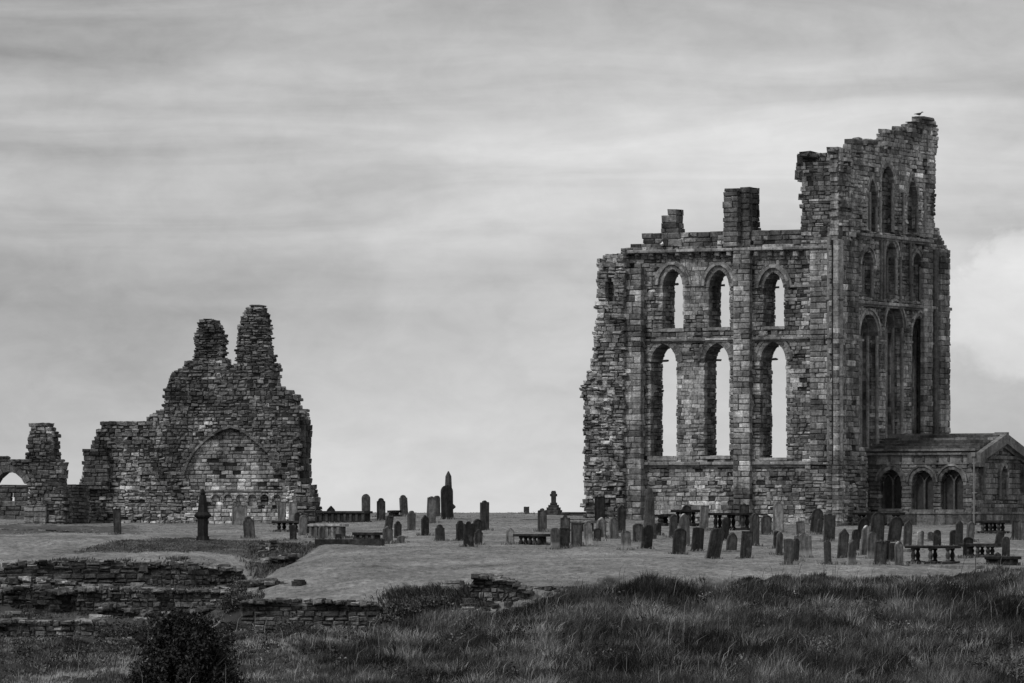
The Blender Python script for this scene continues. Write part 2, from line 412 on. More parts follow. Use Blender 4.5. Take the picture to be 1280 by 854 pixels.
def build_ground():
    pxs = np.concatenate([np.linspace(-7000, -330, 26), np.arange(-300, 1585, 5.0), np.linspace(1620, 8300, 26)])
    Ds = np.concatenate([[3, 8, 16, 30, 50, 75, 100, 130, 160, 180, 192], np.arange(196, 240, .6),
        np.arange(240, 263.5, .2), np.arange(263.5, 300, .5), np.arange(300, 346, 1.5), [352, 362, 380, 400, 430, 470, 520, 620, 800, 1200, 2000, 4000, 9000]])
    PX, DD = np.meshgrid(pxs, Ds)
    Xw = (PX - 640) / FPX * np.maximum(DD, 200)
    Zw = gz(PX.ravel(), DD.ravel()).reshape(PX.shape)
    rm = np.maximum(rough_mask(PX, DD), .75 * mound_mask(PX, DD)); dm = dirt_mask(PX, DD)  # the mound part paints the shade of its slope into the turf
    lum = (fbm(Xw * .5, DD * .35, 11) - .5) * .14 + (fbm(Xw * 2.1, DD * 1.3, 12) - .5) * .07
    tus = (fbm(Xw * .35, DD * .35, 21) - .5) * 1.6 + (fbm(Xw * 1.6, DD * 1.6, 22) - .5) * .6
    dig = (fbm(Xw * 1.2, DD * 1.2, 31) - .5) * .5
    fade = np.clip((DD - 200) / 6, 0, 1) * np.clip((340 - DD) / 20, 0, 1)
    Zw = Zw + fade * (lum * (1 - rough_mask(PX, DD)) + tus * rough_mask(PX, DD) * .8 + dig * dm)
    ny, nx = PX.shape
    vs = np.stack([Xw, DD, Zw], -1).reshape(-1, 3)
    idx = np.arange(ny * nx).reshape(ny, nx)
    fs = np.stack([idx[:-1, :-1], idx[:-1, 1:], idx[1:, 1:], idx[1:, :-1]], -1).reshape(-1, 4)
    m = bpy.data.meshes.new('ground'); m.vertices.add(len(vs)); m.vertices.foreach_set('co', vs.ravel())
    m.loops.add(fs.size); m.loops.foreach_set('vertex_index', fs.ravel()); m.polygons.add(len(fs))
    m.polygons.foreach_set('loop_start', np.arange(0, fs.size, 4)); m.polygons.foreach_set('loop_total', np.full(len(fs), 4))
    m.polygons.foreach_set('use_smooth', np.ones(len(fs), bool)); m.update(calc_edges=True)
    for nm, arr in (('rough', rm), ('dirt', dm)):
        a = m.attributes.new(nm, 'FLOAT', 'POINT'); a.data.foreach_set('value', arr.astype(np.float32).ravel())
    mat, t, p = new_mat('turf')
    big = ramp(t, tex(t, .3, 8, .68), [(.30, .088), (.5, .15), (.68, .215)])
    fine_ = ramp(t, tex(t, 1, 6, .75, vec=(3.5, 1.6, 5)), [(.3, .5), (.7, 1.6)])
    spark = ramp(t, tex(t, 2.6, 7, .8), [(.62, 1.0), (.76, 1.35)])
    lawn = MA(t, 'MULTIPLY', MA(t, 'MULTIPLY', big, fine_), spark)
    rough_ = ramp(t, tex(t, 1.1, 6, .7), [(.3, .02), (.6, .05), (.75, .09)])
    dirt_ = ramp(t, tex(t, 1.7, 7, .72), [(.3, .018), (.55, .045), (.72, .11)])
    def mixv(a, b, f): return MA(t, 'ADD', MA(t, 'MULTIPLY', a, MA(t, 'SUBTRACT', 1, f)), MA(t, 'MULTIPLY', b, f))
    g = mixv(mixv(lawn, dirt_, attr(t, 'dirt')), rough_, attr(t, 'rough'))
    t.links.new(g, p.inputs['Base Color']); p.inputs['Specular IOR Level'].default_value = 0
    bump(t, p, tex(t, 6, 6, .75), .8, .06)
    m.materials.append(mat)
    o = bpy.data.objects.new('ground', m); COL.objects.link(o)
    tag(o, 'mown churchyard lawn and rough grass bank on the headland', kind='structure')
    return o
build_ground()

# ------------------------------------------------------------------ the great church: south wall and east wall standing in a right angle
TH = R(28)
EUS = Vector((-math.cos(TH), math.sin(TH), 0)); ENS = Vector((-math.sin(TH), -math.cos(TH), 0))
EUE = -ENS; ENE = -EUS
D0 = 305.0
O = Vector(((1048 - 640) / FPX * D0, D0, 0))
FS = Frame(O, EUS, ENS); FE = Frame(O, EUE, ENE)
BASE = ground(1048, D0)
priory = empty('priory_ruin', (O.x, O.y, BASE), 'tall roofless priory ruin with lancet windows and a broken tower at its right end', 'ruin')
ST = .20

def win(F, x0, x1, apex, spring, sill, swap=False):
    ua, va = F.uv(x0, apex); ub, _ = F.uv(x1, apex)
    um = (ua + ub) / 2; hw = abs(ua - ub) / 2
    f = lambda y: F.uv((x0 + x1) / 2, y)[1]
    return dict(uc=um, hw=hw, sill=f(sill), spring=f(spring), apex=f(apex))
SW_UP = [win(FS, 829, 853, 336, 356, 411), win(FS, 887, 911, 337, 357, 409), win(FS, 955, 979, 340, 360, 408)]
SW_LO = [win(FS, 814, 845, 430, 452, 572), win(FS, 881, 911, 429, 451, 570), win(FS, 951, 982, 427, 450, 572)]
holes = [opening(w['uc'], w['hw'], w['sill'], w['spring'], w['apex'], .03) for w in SW_UP + SW_LO]
b = B()
main = FS.poly([(776, 672), (776, 311), (789, 311), (789, 308), (1001, 307), (1002, 250), (1003, 231), (997, 226), (994, 214), (998, 194), (1010, 191.5), (1024, 193), (1034, 192), (1035, 187), (1050, 184), (1050, 672)])
vS1, vS0 = FS.uv(1025, 250)[1], FS.uv(1025, 420)[1]
def sooty_top(u, v):     # soot and weather lie darkest on the highest masonry
    return 1.12 - .42 * max(0, min(1, (v - vS0) / (vS1 - vS0)))
masonry(b, FS, [main] + holes, 1.5, course=(.175, .265), length=(.24, .52), proud=.035, j=.022, ashlar=.20, tone=ST, spread=.30, ragged=.07, pale=.07, dark=.07, patch=.55, tonefn=sooty_top)
b.build('wall', M_STONE, priory)['label'] = 'long wall with two rows of three lancet openings'

for w in SW_UP + SW_LO:
    b = B(); up = w in SW_UP
    pts = arc_pts(w['uc'], w['hw'], w['spring'], w['apex'] - w['spring'], 9)
    voussoirs(b, FS, pts, w['uc'], w['spring'], .26, -1.46, .02, ST * .75, .012)
    pts2 = arc_pts(w['uc'], w['hw'] + .28, w['spring'], w['apex'] - w['spring'] + .28, 9)
    voussoirs(b, FS, pts2, w['uc'], w['spring'], .15, -.2, .15 if up else .045, ST * (1.05 if up else .85), .01, 2, .01)
    if up:
        pts3 = arc_pts(w['uc'], w['hw'] + .44, w['spring'], w['apex'] - w['spring'] + .36, 9)
        voussoirs(b, FS, pts3, w['uc'], w['spring'], .12, -.2, .10, ST * .8, .01, 2, .01)
    # the stub of a broken tie in the head of the light
    sp = w['spring']
    box(b, FS, w['uc'] + w['hw'] * .42, w['uc'] + w['hw'] * 1.2, sp + .02, sp + .12, -1.25, -1.08, ST * .6, .03)
    s_ = B(); box(s_, FS, w['uc'] - w['hw'] - .1, w['uc'] + w['hw'] + .1, w['sill'] - .16, w['sill'] - .005, -1.4, .06, ST * 1.3)
    wa = b.build('window_arch', M_SMOOTH, priory); s_.build('sill', M_SMOOTH, wa)

def band(F, x0, x1, y0, y1, h, n, tone=ST, name='string_course', label=None, parent=None, lip=True, seg=(.7, 1.4)):
    """a projecting moulded course following a line of the photograph on the plane F"""
    ua, va = F.uv(x0, y0); ub, vb = F.uv(x1, y1)
    if ua > ub: ua, va, ub, vb = ub, vb, ua, va
    b = B(); u = ua; vm = (va + vb) / 2
    while u < ub - .02:
        l = min(random.uniform(*seg), ub - u)
        if ub - u - l < .3: l = ub - u
        t = stone_tone(tone, .22, .05, .05)
        block(b, F, u + .004, u + l - .004, vm - h, vm, -.25, n + random.uniform(-.012, .012), t, .01, .03)
        if lip: block(b, F, u + .004, u + l - .004, vm - h * 1.7, vm - h, -.25, n * .45, t * .8, .008, .02)
        u += l
    return b.build(name, M_SMOOTH, parent or priory)
band(FS, 803, 1040, 423.5, 421.5, .13, .16)
band(FS, 781, 1052, 577.5, 577, .18, .20)
for x0, x1, y in ((806, 816, 356), (856, 876, 356), (914, 938, 356), (945, 952, 357), (986, 1036, 357)):
    b = B(); ua, v = FS.uv(x0, y); ub, _ = FS.uv(x1, y)
    box(b, FS, ub, ua, v - .09, v + .02, -.2, .085, ST * 1.1, .01)
    b.build('string_course', M_SMOOTH, priory)
# thin course that only turns round the corner pier
# cornice on its corbels
cor = band(FS, 788, 1050, 311, 309.5, .17, .42, ST * 1.15, 'cornice', lip=False)
n = 15
for i in range(n):
    x = 800 + i * 16.4
    u, v = FS.uv(x, 315)
    bb = B(); q = random.uniform(-.05, .05)
    block(bb, FS, u - .13 + q, u + .13 + q, v - .24, v + .05, -.2, .33 + random.uniform(-.05, .03), stone_tone(ST * .9, .25), .02, .05)
    block(bb, FS, u - .10 + q, u + .10 + q, v - .40, v - .24, -.2, .18, stone_tone(ST * .8, .25), .02, .05)
    bb.build('corbel', M_STONE, cor)
# flat buttresses
def pil(x0, x1, ytop, ybot, n, tone=ST * 1.1, length=(.35, .75), name='buttress', F=FS, cs=(.24, .36)):
    b = B(); G = F.off(n)
    ua, vt = G.uv(x0, ytop); ub, vb = G.uv(x1, ybot)
    vt = G.uv((x0 + x1) / 2, ytop)[1]
    lo, hi = min(ua, ub), max(ua, ub)
    masonry(b, G, [[(lo, vb), (hi, vb), (hi, vt), (lo, vt)]], n + .25, course=cs, length=length, proud=.03, tone=tone, spread=.28, ragged=.012, pale=.06, patch=.5, back=False, j=.014, ashlar=.22)
    return b.build(name, M_STONE, priory)
pil(778, 801, 335, 672, .52)
pil(916, 937, 313, 672, .40)
pil(1012, 1052, 300, 672, .30, ST * 1.1)
# lower, thicker courses of the corner pier
b = B()
for F, x0, x1 in ((FS, 1006, 1053), (FE, 1047.5, 1083)):
    G = F.off(.45)
    ua, vt = G.uv(x0, 580); ub, vb = G.uv(x1, 672)
    masonry(b, G, [[(min(ua, ub), vb), (max(ua, ub), vb), (max(ua, ub), vt), (min(ua, ub), vt)]], .7, course=(.16, .24), length=(.3, .8), proud=.06, j=.022, tone=ST, ragged=.02, back=False)
b.build('plinth', M_STONE, priory)
pil(1047.3, 1074, 300, 672, .30, ST * .95, F=FE)
# shafts at the angle
for du, dn in ((.36, .33), (.06, .36), (-.28, .37)):
    b = B(); p = FS.P(du, 0, dn)
    vt = FS.uv(1045, 300)[1]; vb = FS.uv(1045, 577)[1]
    tube(b, (p.x, p.y, vb), (p.x, p.y, vt), .15, .15, ST * random.uniform(.7, 1.4), 10)
    for y in (374.5, 422, 470, 520):
        v = FS.uv(1045, y)[1]; lathe(b, (p.x, p.y, v - .08), [(.15, 0), (.23, .05), (.23, .12), (.15, .17)], ST * .8, 10)
    b.build('corner_shaft', M_SMOOTH, priory)

# broken cross wall at the left end
b = B(); G = FS.off(.75)
pol = G.poly([(731, 672), (730, 640), (729, 600), (731, 575), (729, 560), (730, 530), (729, 500), (727, 490), (723, 484), (726, 479), (733, 474), (735, 464), (739, 450), (742, 430), (744, 400), (746, 375), (746, 340), (749, 325), (757, 318), (777, 317), (779, 330), (779, 672)])
nich = G.poly([(757, 378), (757, 352), (761, 349), (767, 352), (767, 378)])
masonry(b, G, [pol, nich], 1.3, course=(.14, .26), length=(.2, .5), proud=.075, j=.03, ashlar=.30, tone=ST * 1.0, spread=.30, ragged=.10, pale=.07, patch=.5)
for k in range(46):     # torn rubble core where the wall was ripped away
    y = random.uniform(470, 600); x = 757 + random.gauss(0, 7)
    u, v = G.uv(x, y); s = random.uniform(.1, .26)
    block(b, G, u - s, u + s, v - s * .45, v + s * .45, -.3, random.uniform(.05, .26), stone_tone(ST * .9, .5, .15), .05, .06)
b.build('broken_wall', M_RUBBLE, priory)['label'] = 'torn rubble end of the long wall'
b = B(); G2 = G.off(-.5)
q = G2.poly([(752, 384), (752, 345), (772, 345), (772, 384)])
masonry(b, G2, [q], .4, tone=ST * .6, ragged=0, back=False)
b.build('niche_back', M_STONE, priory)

# parapet and the two stumps of the upper storey
b = B(); G = FS.off(-.15)
masonry(b, G, [G.poly([(789, 312), (789, 304), (803, 303), (803, 295), (830, 292), (860, 290), (895, 290), (960, 289), (985, 286), (1003, 286), (1003, 312)])], .6, course=(.22, .34), length=(.4, 1.0), tone=ST * .75, ragged=.06)
b.build('parapet', M_STONE, priory)
def stump(poly, T, n, tone):
    b = B(); G = FS.off(n)
    masonry(b, G, [G.poly(poly)], T, course=(.24, .42), length=(.35, .9), proud=.04, tone=tone, ragged=.04, spread=.28)
    return b
b = stump([(826, 308), (826, 269), (834, 268), (834, 261.5), (845, 261.5), (845, 285), (848, 288), (851, 308)], .9, .0, ST * .7)
b.build('turret_stump', M_STONE, priory)['label'] = 'small square stump on the wall top'
b = stump([(903.5, 308), (903.5, 262), (904.5, 236), (922, 235), (922, 308)], 1.3, .35, ST * .75)
b2 = stump([(924, 308), (924, 235), (936, 233.5), (936.5, 255), (938, 300), (938, 308)], 1.3, -.05, ST * .62)
k = len(b.v); b.v += b2.v; b.f += [tuple(i + k for i in f) for f in b2.f]; b.c += b2.c
for (x0, x1, y0, y1) in ((896, 908, 289, 306), (942, 952, 290, 306)):
    G = FS.off(.12); ua, va = G.uv(x0, y0); ub, vb = G.uv(x1, y1)
    masonry(b, G, [[(ub, vb), (ua, vb), (ua, va - .4), (ub, va)]], .6, tone=ST, ragged=.05, back=False)
b.build('turret_stump', M_STONE, priory)['label'] = 'broad tall stump on the wall top'

# east wall
EL = [win(FE, 1075, 1097, 393, 419, 560), win(FE, 1107, 1128.5, 381, 409, 560), win(FE, 1140, 1157, 395, 421, 560)]
EU = [win(FE, 1077.5, 1091, 314, 331, 371), win(FE, 1107, 1121, 303, 321, 367), win(FE, 1141, 1152, 316, 333, 375)]
EB = [win(FE, 1085, 1096, 223, 258, 290), win(FE, 1102, 1117, 208, 228, 290), win(FE, 1134, 1147, 221, 258, 292)]
holes = [opening(w['uc'], w['hw'], w['sill'], w['spring'], w['apex'], .03) for w in EL + EU]
holes_top = [opening(w['uc'], w['hw'], w['sill'], w['spring'], w['apex'], .03) for w in EB]
epoly = FE.poly([(1047, 672), (1047, 293), (1177, 297), (1180, 301), (1185, 315), (1186, 380), (1186, 500), (1187, 505), (1184, 520), (1187, 545), (1187, 672)])
etop = FE.poly([(1047, 294), (1047, 184), (1062, 183), (1069, 182), (1070, 175), (1077, 174.5), (1078, 180), (1086, 180.5), (1087, 176), (1096, 176), (1098, 180), (1104, 180), (1106, 162), (1127, 160), (1129, 157), (1141, 156.5), (1143, 151.5), (1150, 151), (1152, 146.5), (1166, 146), (1167, 150), (1172, 152), (1173, 186), (1170, 190), (1170, 240), (1168, 282), (1172, 284), (1175, 290), (1177, 298)])
b = B()
vb_, vt_ = FE.uv(1110, 285)[1], FE.uv(1110, 170)[1]
def pale_ashlar(u, v): return 1.35 if v > vb_ and v < vt_ else 1.0
masonry(b, FE, [epoly] + holes, 1.4, course=(.175, .265), length=(.26, .6), proud=.035, j=.02, ashlar=.26, tone=ST * .98, spread=.28, ragged=.1, pale=.04, patch=.5, tonefn=pale_ashlar)
masonry(b, FE, [etop] + holes_top, .42, course=(.15, .27), length=(.28, .8), proud=.06, j=.024, ashlar=.22, tone=ST * .98, spread=.3, ragged=.1, pale=.06, patch=.65, tonefn=pale_ashlar)
b.build('wall', M_STONE, priory)['label'] = 'gabled end wall with three tiers of tall recesses'
for w in EB:      # the top tier is blind
    b = B(); G = FE.off(-.34)
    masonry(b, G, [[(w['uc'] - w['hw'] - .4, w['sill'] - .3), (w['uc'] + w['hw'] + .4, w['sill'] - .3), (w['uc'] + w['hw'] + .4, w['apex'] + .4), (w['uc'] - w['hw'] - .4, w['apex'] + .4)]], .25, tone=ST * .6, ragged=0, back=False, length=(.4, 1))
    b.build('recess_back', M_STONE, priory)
for w in EL + EU + EB:
    b = B(); hgt = w['apex'] - w['spring']
    # three orders stepping into the wall
    for k, (g, n0, n1) in enumerate(((0, -1.3, .03), (.20, -.5, .10), (-.16, -1.3, -.45), (-.30, -1.3, -.8))):
        if w['hw'] + g < .3: continue
        if w in EB and k > 1: continue
        pts = arc_pts(w['uc'], w['hw'] + g, w['spring'], max(hgt + g, w['hw'] + g), 8)
        nn0 = max(n0, -.34) if w in EB else n0
        voussoirs(b, FE, pts, w['uc'], w['spring'], .2 if k != 1 else .13, nn0, n1 - (.07 if w in EB and k == 1 else 0), ST * (.8, 1.1, .7, .65)[k], .01, 1, .02)
        if k != 1:
            for s in (-1, 1):
                u = w['uc'] + s * (w['hw'] + g + .05); v = w['sill']; 
                tube(b, FE.P(u, v, n1 - .1), FE.P(u, w['spring'], n1 - .1), .10, .10, ST * random.uniform(.7, 1.2), 8)
                if k:
                    while v < w['spring']:
                        h = min(random.uniform(.25, .4), w['spring'] - v)
                        block(b, FE, min(u, u + s * .3), max(u, u + s * .3), v + .006, v + h - .006, n0, n1 - .1, stone_tone(ST * .75, .3), .01, .02)
                        v += h
    b.build('lancet_arch' if w not in EB else 'blind_arch', M_SMOOTH, priory)
band(FE, 1072, 1158, 293, 298, .16, .22)
band(FE, 1049, 1186, 376, 383, .16, .22)
for x0, x1, y in ((1049, 1073, 422.5), (1098, 1106, 424.5), (1129, 1139, 426), (1158, 1186, 428)):
    b = B(); ua, v = FE.uv(x0, y); ub, _ = FE.uv(x1, y)
    box(b, FE, ua, ub, v - .11, v, -.2, .34 if x0 == 1049 else .12, ST * 1.1, .008)
    b.build('string_course', M_SMOOTH, priory)
# end buttress and its shafts
pil(1176, 1188, 312, 672, .35, ST * .95, F=FE)
pil(1155, 1166, 312, 560, .18, ST * .75, F=FE)
for x in (1166.5, 1168.8, 1171, 1173.2):
    u, _ = FE.uv(x, 400); vt = FE.uv(x, 312)[1]; vb = FE.uv(x, 560)[1]
    b = B(); tube(b, FE.P(u, vb, .1), FE.P(u, vt, .1), .13, .13, ST * .55, 8); b.build('wall_shaft', M_SMOOTH, priory)
for x in (1100, 1104, 1124.5, 1136.5):
    u, _ = FE.uv(x, 400)
    b = B(); tube(b, FE.P(u, FE.uv(x, 374)[1], .05), FE.P(u, FE.uv(x, 299)[1], .05), .09, .09, ST * .7, 8); b.build('wall_shaft', M_SMOOTH, priory)
for x in (1086, 1098.5, 1114, 1128, 1155):
    u, _ = FE.uv(x, 300)
    b = B(); tube(b, FE.P(u, FE.uv(x, 290)[1], .06), FE.P(u, FE.uv(x, 240)[1], .06), .08, .08, ST * 1.1, 8); b.build('wall_shaft', M_SMOOTH, priory)
# cap stones on the tower and rubble on the break of the south side
for (x0, x1, y0, y1) in ((1066, 1077, 173.5, 181), (1083, 1095, 174.5, 181), (1150, 1166, 145.5, 152), (1142, 1170, 152, 157)):
    ua, va = FE.uv(x0, y0); ub, vb = FE.uv(x1, y1)
    b = B(); block(b, FE, ua, ub, vb, va, -.5, .12, ST * .45, .02, .05); b.build('loose_capstone', M_RUBBLE, priory)
G = FS.off(.1)
for (x0, x1, y0, y1) in ((993, 1002, 212, 225), (995, 1003, 194, 208), (999, 1012, 190, 197), (997, 1004, 243, 249), (999, 1005, 256, 260), (1012, 1022, 192, 198), (1034, 1047, 185, 192)):
    ua, va = G.uv(x0, y0); ub, vb = G.uv(x1, y1)
    b = B(); block(b, G, min(ua, ub), max(ua, ub), vb, va, -1.1, random.uniform(.0, .12), stone_tone(ST * .6, .3), .05, .1); b.build('loose_capstone', M_RUBBLE, priory)
# long horizontal ashlar string half way up the tower side
band(FS, 1012, 1052, 249, 249, .12, .12)

# ------------------------------------------------------------------ the chapel against the east wall
u0 = FE.uv(1085, 600)[0]
FC = Frame(FE.P(u0, 0, 0), -EUS, ENS)
uR = FC.uv(1222, 600)[0]
C2 = FC.P(uR, 0, 0)
FG = Frame(C2, EUE, ENE)
wg = 2 * FG.uv(1253, 545)[0]
vE = FC.uv(1222, 566)[1]; vR = FG.uv(1253, 545)[1]; vB = ground(1200, C2.y) - .6
chapel = empty('chapel', (C2.x, C2.y, vB + .6), 'small intact chapel with slab roof, arched windows and a gable, built against the ruin', 'chapel')
ct = .14
CW = [win(FC, 1101, 1126, 587, 602, 636), win(FC, 1140, 1166, 588, 603, 637), win(FC, 1177, 1203, 587, 602, 637)]
b = B()
holes = [opening(w['uc'], w['hw'], w['sill'], w['spring'], w['apex'], .02) for w in CW]
masonry(b, FC, [[(-.6, vB), (uR, vB), (uR, vE), (-.6, vE)]] + holes, .7, course=(.18, .30), length=(.3, .8), proud=.03, tone=ct, ragged=.01, back=False, j=.008, pale=.05, patch=.4)
box(b, FC, -.3, uR - .1, vB, vE, -wg + .1, -wg + .5, ct)
wall_c = b.build('wall', M_STONE, chapel)
gn = opening(FG.uv(1253, 600)[0], .42, FG.uv(1253, 620)[1], FG.uv(1253, 596)[1], FG.uv(1253, 583)[1])
b = B()
masonry(b, FG, [[(0, vB), (wg, vB), (wg, vE), (wg / 2, vR - .25), (0, vE)], gn], .7, course=(.2, .34), length=(.4, .9), proud=.02, tone=ct * .9, ragged=.01, back=False, j=.008)
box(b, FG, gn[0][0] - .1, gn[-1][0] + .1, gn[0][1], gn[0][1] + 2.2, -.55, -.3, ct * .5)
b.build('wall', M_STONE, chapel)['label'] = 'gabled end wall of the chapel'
glass, tg, pg_ = new_mat('dark_leaded_glass')
gg = ramp(tg, tex(tg, 5, 3, .6), [(.35, .008), (.7, .03)]); tg.links.new(gg, pg_.inputs['Base Color']); pg_.inputs['Roughness'].default_value = .35; pg_.inputs['Specular IOR Level'].default_value = .4
mesh_m = plain('weathered_window_board', .042, .9, .1, .4, 6)
for k, w in enumerate(CW):
    b = B(); h = w['apex'] - w['spring']
    voussoirs(b, FC, arc_pts(w['uc'], w['hw'], w['spring'], h, 7), w['uc'], w['spring'], .2, -.5, .03, ct * .9, .006, 1, .015)
    voussoirs(b, FC, arc_pts(w['uc'], w['hw'] + .22, w['spring'], h + .22, 7), w['uc'], w['spring'], .1, -.1, .09, ct * .95, .006, 2, .01)
    wi = b.build('window', M_SMOOTH, chapel)
    b = B(); box(b, FC, w['uc'] - w['hw'] - .12, w['uc'] + w['hw'] + .12, w['sill'] - .14, w['sill'], -.5, .10, ct * 1.1)
    b.build('sill', M_SMOOTH, wi)
    b = B(); box(b, FC, w['uc'] - w['hw'] - .05, w['uc'] + w['hw'] + .05, w['sill'] - .02, w['apex'] + .05, -.47, -.44, .02)
    b.build('pane', glass if k == 0 else mesh_m, wi)
    b = B(); u = w['uc']
    box(b, FC, u - .055, u + .055, w['sill'], w['spring'] + .12, -.44, -.27, ct * .6)
    for s in (-1, 1):
        pts = arc_pts(u + s * w['hw'] / 2, w['hw'] / 2 - .05, w['spring'] - .1, w['hw'] * .75, 6)
        voussoirs(b, FC, pts, u + s * w['hw'] / 2, w['spring'] - .1, .07, -.44, -.28, ct * .55, .003, 1, 0)
        box(b, FC, u + s * (w['hw'] - .03) - .05, u + s * (w['hw'] - .03) + .05, w['sill'], w['spring'], -.44, -.3, ct * .55)
    b.build('tracery', M_SMOOTH, wi)
# corbelled eaves course and plinth
b = B(); u = -.3
while u < uR:
    l = random.uniform(.6, .9); e = min(u + l, uR + .05)
    block(b, FC, u + .005, e - .005, vE - .62, vE - .12, -.1, .06, stone_tone(ct * 1.1, .25), .006, .02)
    block(b, FC, u + .005, e - .005, vE - .12, vE + .03, -.1, .20, stone_tone(ct, .2), .006, .02); u = e
    block(b, FC, u - .1, u + .02, vE - .45, vE - .13, -.1, .12, ct * .6, .01, .02)
b.build('cornice', M_SMOOTH, chapel)
b = B()
vp = FC.uv(1160, 640)[1]
for F, a, e in ((FC, -.3, uR + .14), (FG, -.1, wg + .1)):
    u = a
    while u < e - .02:
        l = min(random.uniform(.6, 1.2), e - u)
        block(b, F, u + .005, u + l - .005, vp - .14, vp, -.1, .15, stone_tone(ct * 1.1, .2), .006, .03)
        block(b, F, u + .005, u + l - .005, vB, vp - .145, -.1, .11, stone_tone(ct * .85, .3), .01, .03); u += l
b.build('plinth', M_STONE, chapel)
# roof of stone slabs in wide courses
b = B(); nC = 6
for side in (0, 1):
    for k in range(nC):
        t0, t1 = k / nC, (k + 1) / nC + .02; rowt = random.choice((.7, .85, 1.0, 1.3))
        u = -.05
        def rp(u, t, dz):
            n = .28 + t * (-wg / 2 - .28) if side == 0 else -wg - .28 + t * (wg / 2 + .28)
            return FC.P(u, vE + .04 + t * (vR - vE - .02) + dz, n)
        while u < uR - .06:
            l = min(random.uniform(.7, 1.5), uR - .02 - u)
            dz = random.uniform(0, .025)
            vs = [rp(u + .006, t0, .06), rp(u + l - .006, t0, .06), rp(u + l - .006, t1, -.03), rp(u + .006, t1, -.03),
                  rp(u + .006, t0, .18 + dz), rp(u + l - .006, t0, .18 + dz), rp(u + l - .006, t1, .03), rp(u + .006, t1, .03)]
            b.add(vs, BOXF, stone_tone(.09 * rowt, .2, .02, .03)); u += l
rid = B()
box(rid, FC, -.1, uR, vR + .02, vR + .15, -wg / 2 - .14, -wg / 2 + .14, .13)
roof = b.build('roof', M_SMOOTH, chapel); rid.build('ridge', M_SMOOTH, roof)
# gable coping: two thick raking slabs, and the recessed field between them
b = B()
for s in (-1, 1):
    ua = wg / 2 - s * (wg / 2 + .22); 
    for (h0, h1, n0, n1, t) in ((-.42, .12, -.5, .30, ct * 1.15), (-.62, -.42, -.4, .12, ct * .8)):
        q = [(ua, vE - .12), (wg / 2, vR + .0)]
        vs = [FG.P(u, v + h, n) for n in (n0, n1) for (u, v, h) in ((q[0][0], q[0][1], h0), (q[1][0], q[1][1], h0), (q[1][0], q[1][1], h1), (q[0][0], q[0][1], h1))]
        b.add(vs, BOXF, t)
    ub = ua + s * .0
box(b, FG, -.2, .42, vE - .75, vE - .3, -.4, .27, ct * 1.1); box(b, FG, wg - .42, wg + .2, vE - .75, vE - .3, -.4, .27, ct)
box(b, FG, .42, wg - .42, vE - .32, vE - .14, -.3, .12, ct * .8)
box(b, FG, wg / 2 - .16, wg / 2 + .16, vR - .2, vR + .2, -.4, .32, ct * 1.1)
b.build('gable_coping', M_SMOOTH, chapel)
b = B(); gu = FG.uv(1253, 600)[0]
voussoirs(b, FG, arc_pts(gu, .45, FG.uv(1253, 596)[1], .6, 7), gu, FG.uv(1253, 596)[1], .22, -.25, .14, ct * .9, .005, 1, .01)
b.build('blind_arch', M_SMOOTH, chapel)
for s in (-1, 1):
    b = B(); tube(b, FG.P(gu + s * .5, FG.uv(1253, 620)[1], .06), FG.P(gu + s * .5, FG.uv(1253, 596)[1], .06), .10, .10, ct, 8); b.build('jamb_shaft', M_SMOOTH, chapel)
b = B(); box(b, FG, .25, .6, vE - 2.0, vE - .7, -.1, .2, ct * .7, .02); b.build('wall_stub', M_STONE, chapel)
b = B(); box(b, FG, wg - .9, wg - .5, vE - 2.1, vE - .7, -.1, .2, ct * .7, .02); b.build('wall_stub', M_STONE, chapel)
lead = plain('lead_pipe', .16, .5, .4, .15)
b = B(); tube(b, FC.P(uR - .12, vB + .5, .2), FC.P(uR - .12, vE - .1, .2), .05, .05, .1, 8)
for v in (vB + 1.2, vB + 2.3, vE - .6): box(b, FC, uR - .22, uR - .02, v, v + .07, .0, .24, .1)
box(b, FC, uR - .23, uR - .01, vE - .2, vE + .02, .08, .32, .1)
b.build('drainpipe', lead, chapel)

# ------------------------------------------------------------------ the nave ruin on the left
T2 = R(12)
EL_U = Vector((math.cos(T2), -math.sin(T2), 0)); EL_N = Vector((-math.sin(T2), -math.cos(T2), 0))
FL = Frame(at(376, HOR, 303), EL_U, EL_N)
zl = ground(300, 303)
nave = empty('nave_ruin', (FL.P(-4, 0, 0).x, FL.P(-4, 0, 0).y, zl), 'broken gable wall with two rubble pinnacles and a large blind arch', 'ruin')
lt = .16
hullL = FL.poly([(82, 672), (84, 640), (100, 606), (104, 590), (112, 562), (117, 550), (123, 537), (129, 527), (181, 525), (188, 520), (195, 514), (203, 511), (204, 499), (203, 494), (208, 482), (211, 470), (217, 464), (226, 463), (231, 455), (239, 449), (281, 448), (282, 455), (286, 462), (291, 460), (294, 455), (342, 455), (342, 483), (350, 485), (364, 492), (367, 506), (378, 514), (378, 520), (373, 524), (373, 672)])
bl_u0, bl_u1 = FL.uv(232, 582)[0], FL.uv(334, 566)[0]
arcL = FL.poly([(231, 590), (236, 577), (245, 563), (255, 553), (266, 544), (278, 537), (289, 534.5), (300, 538), (311, 546), (322, 556), (334, 567), (340, 585), (356, 600), (358, 672), (256, 672), (256, 614), (240, 612), (231, 600)])
hole_s = FL.poly([(160, 545), (166, 544.5), (168, 547), (163, 549), (159, 548)])
b = B()
vLo, vHi = FL.uv(250, 640)[1], FL.uv(250, 540)[1]
def belly(u, v):   # the foot of the wall has weathered pale, the heights are sooty
    f = max(0, min(1, (v - vLo) / (vHi - vLo))); return 1.75 - .95 * f
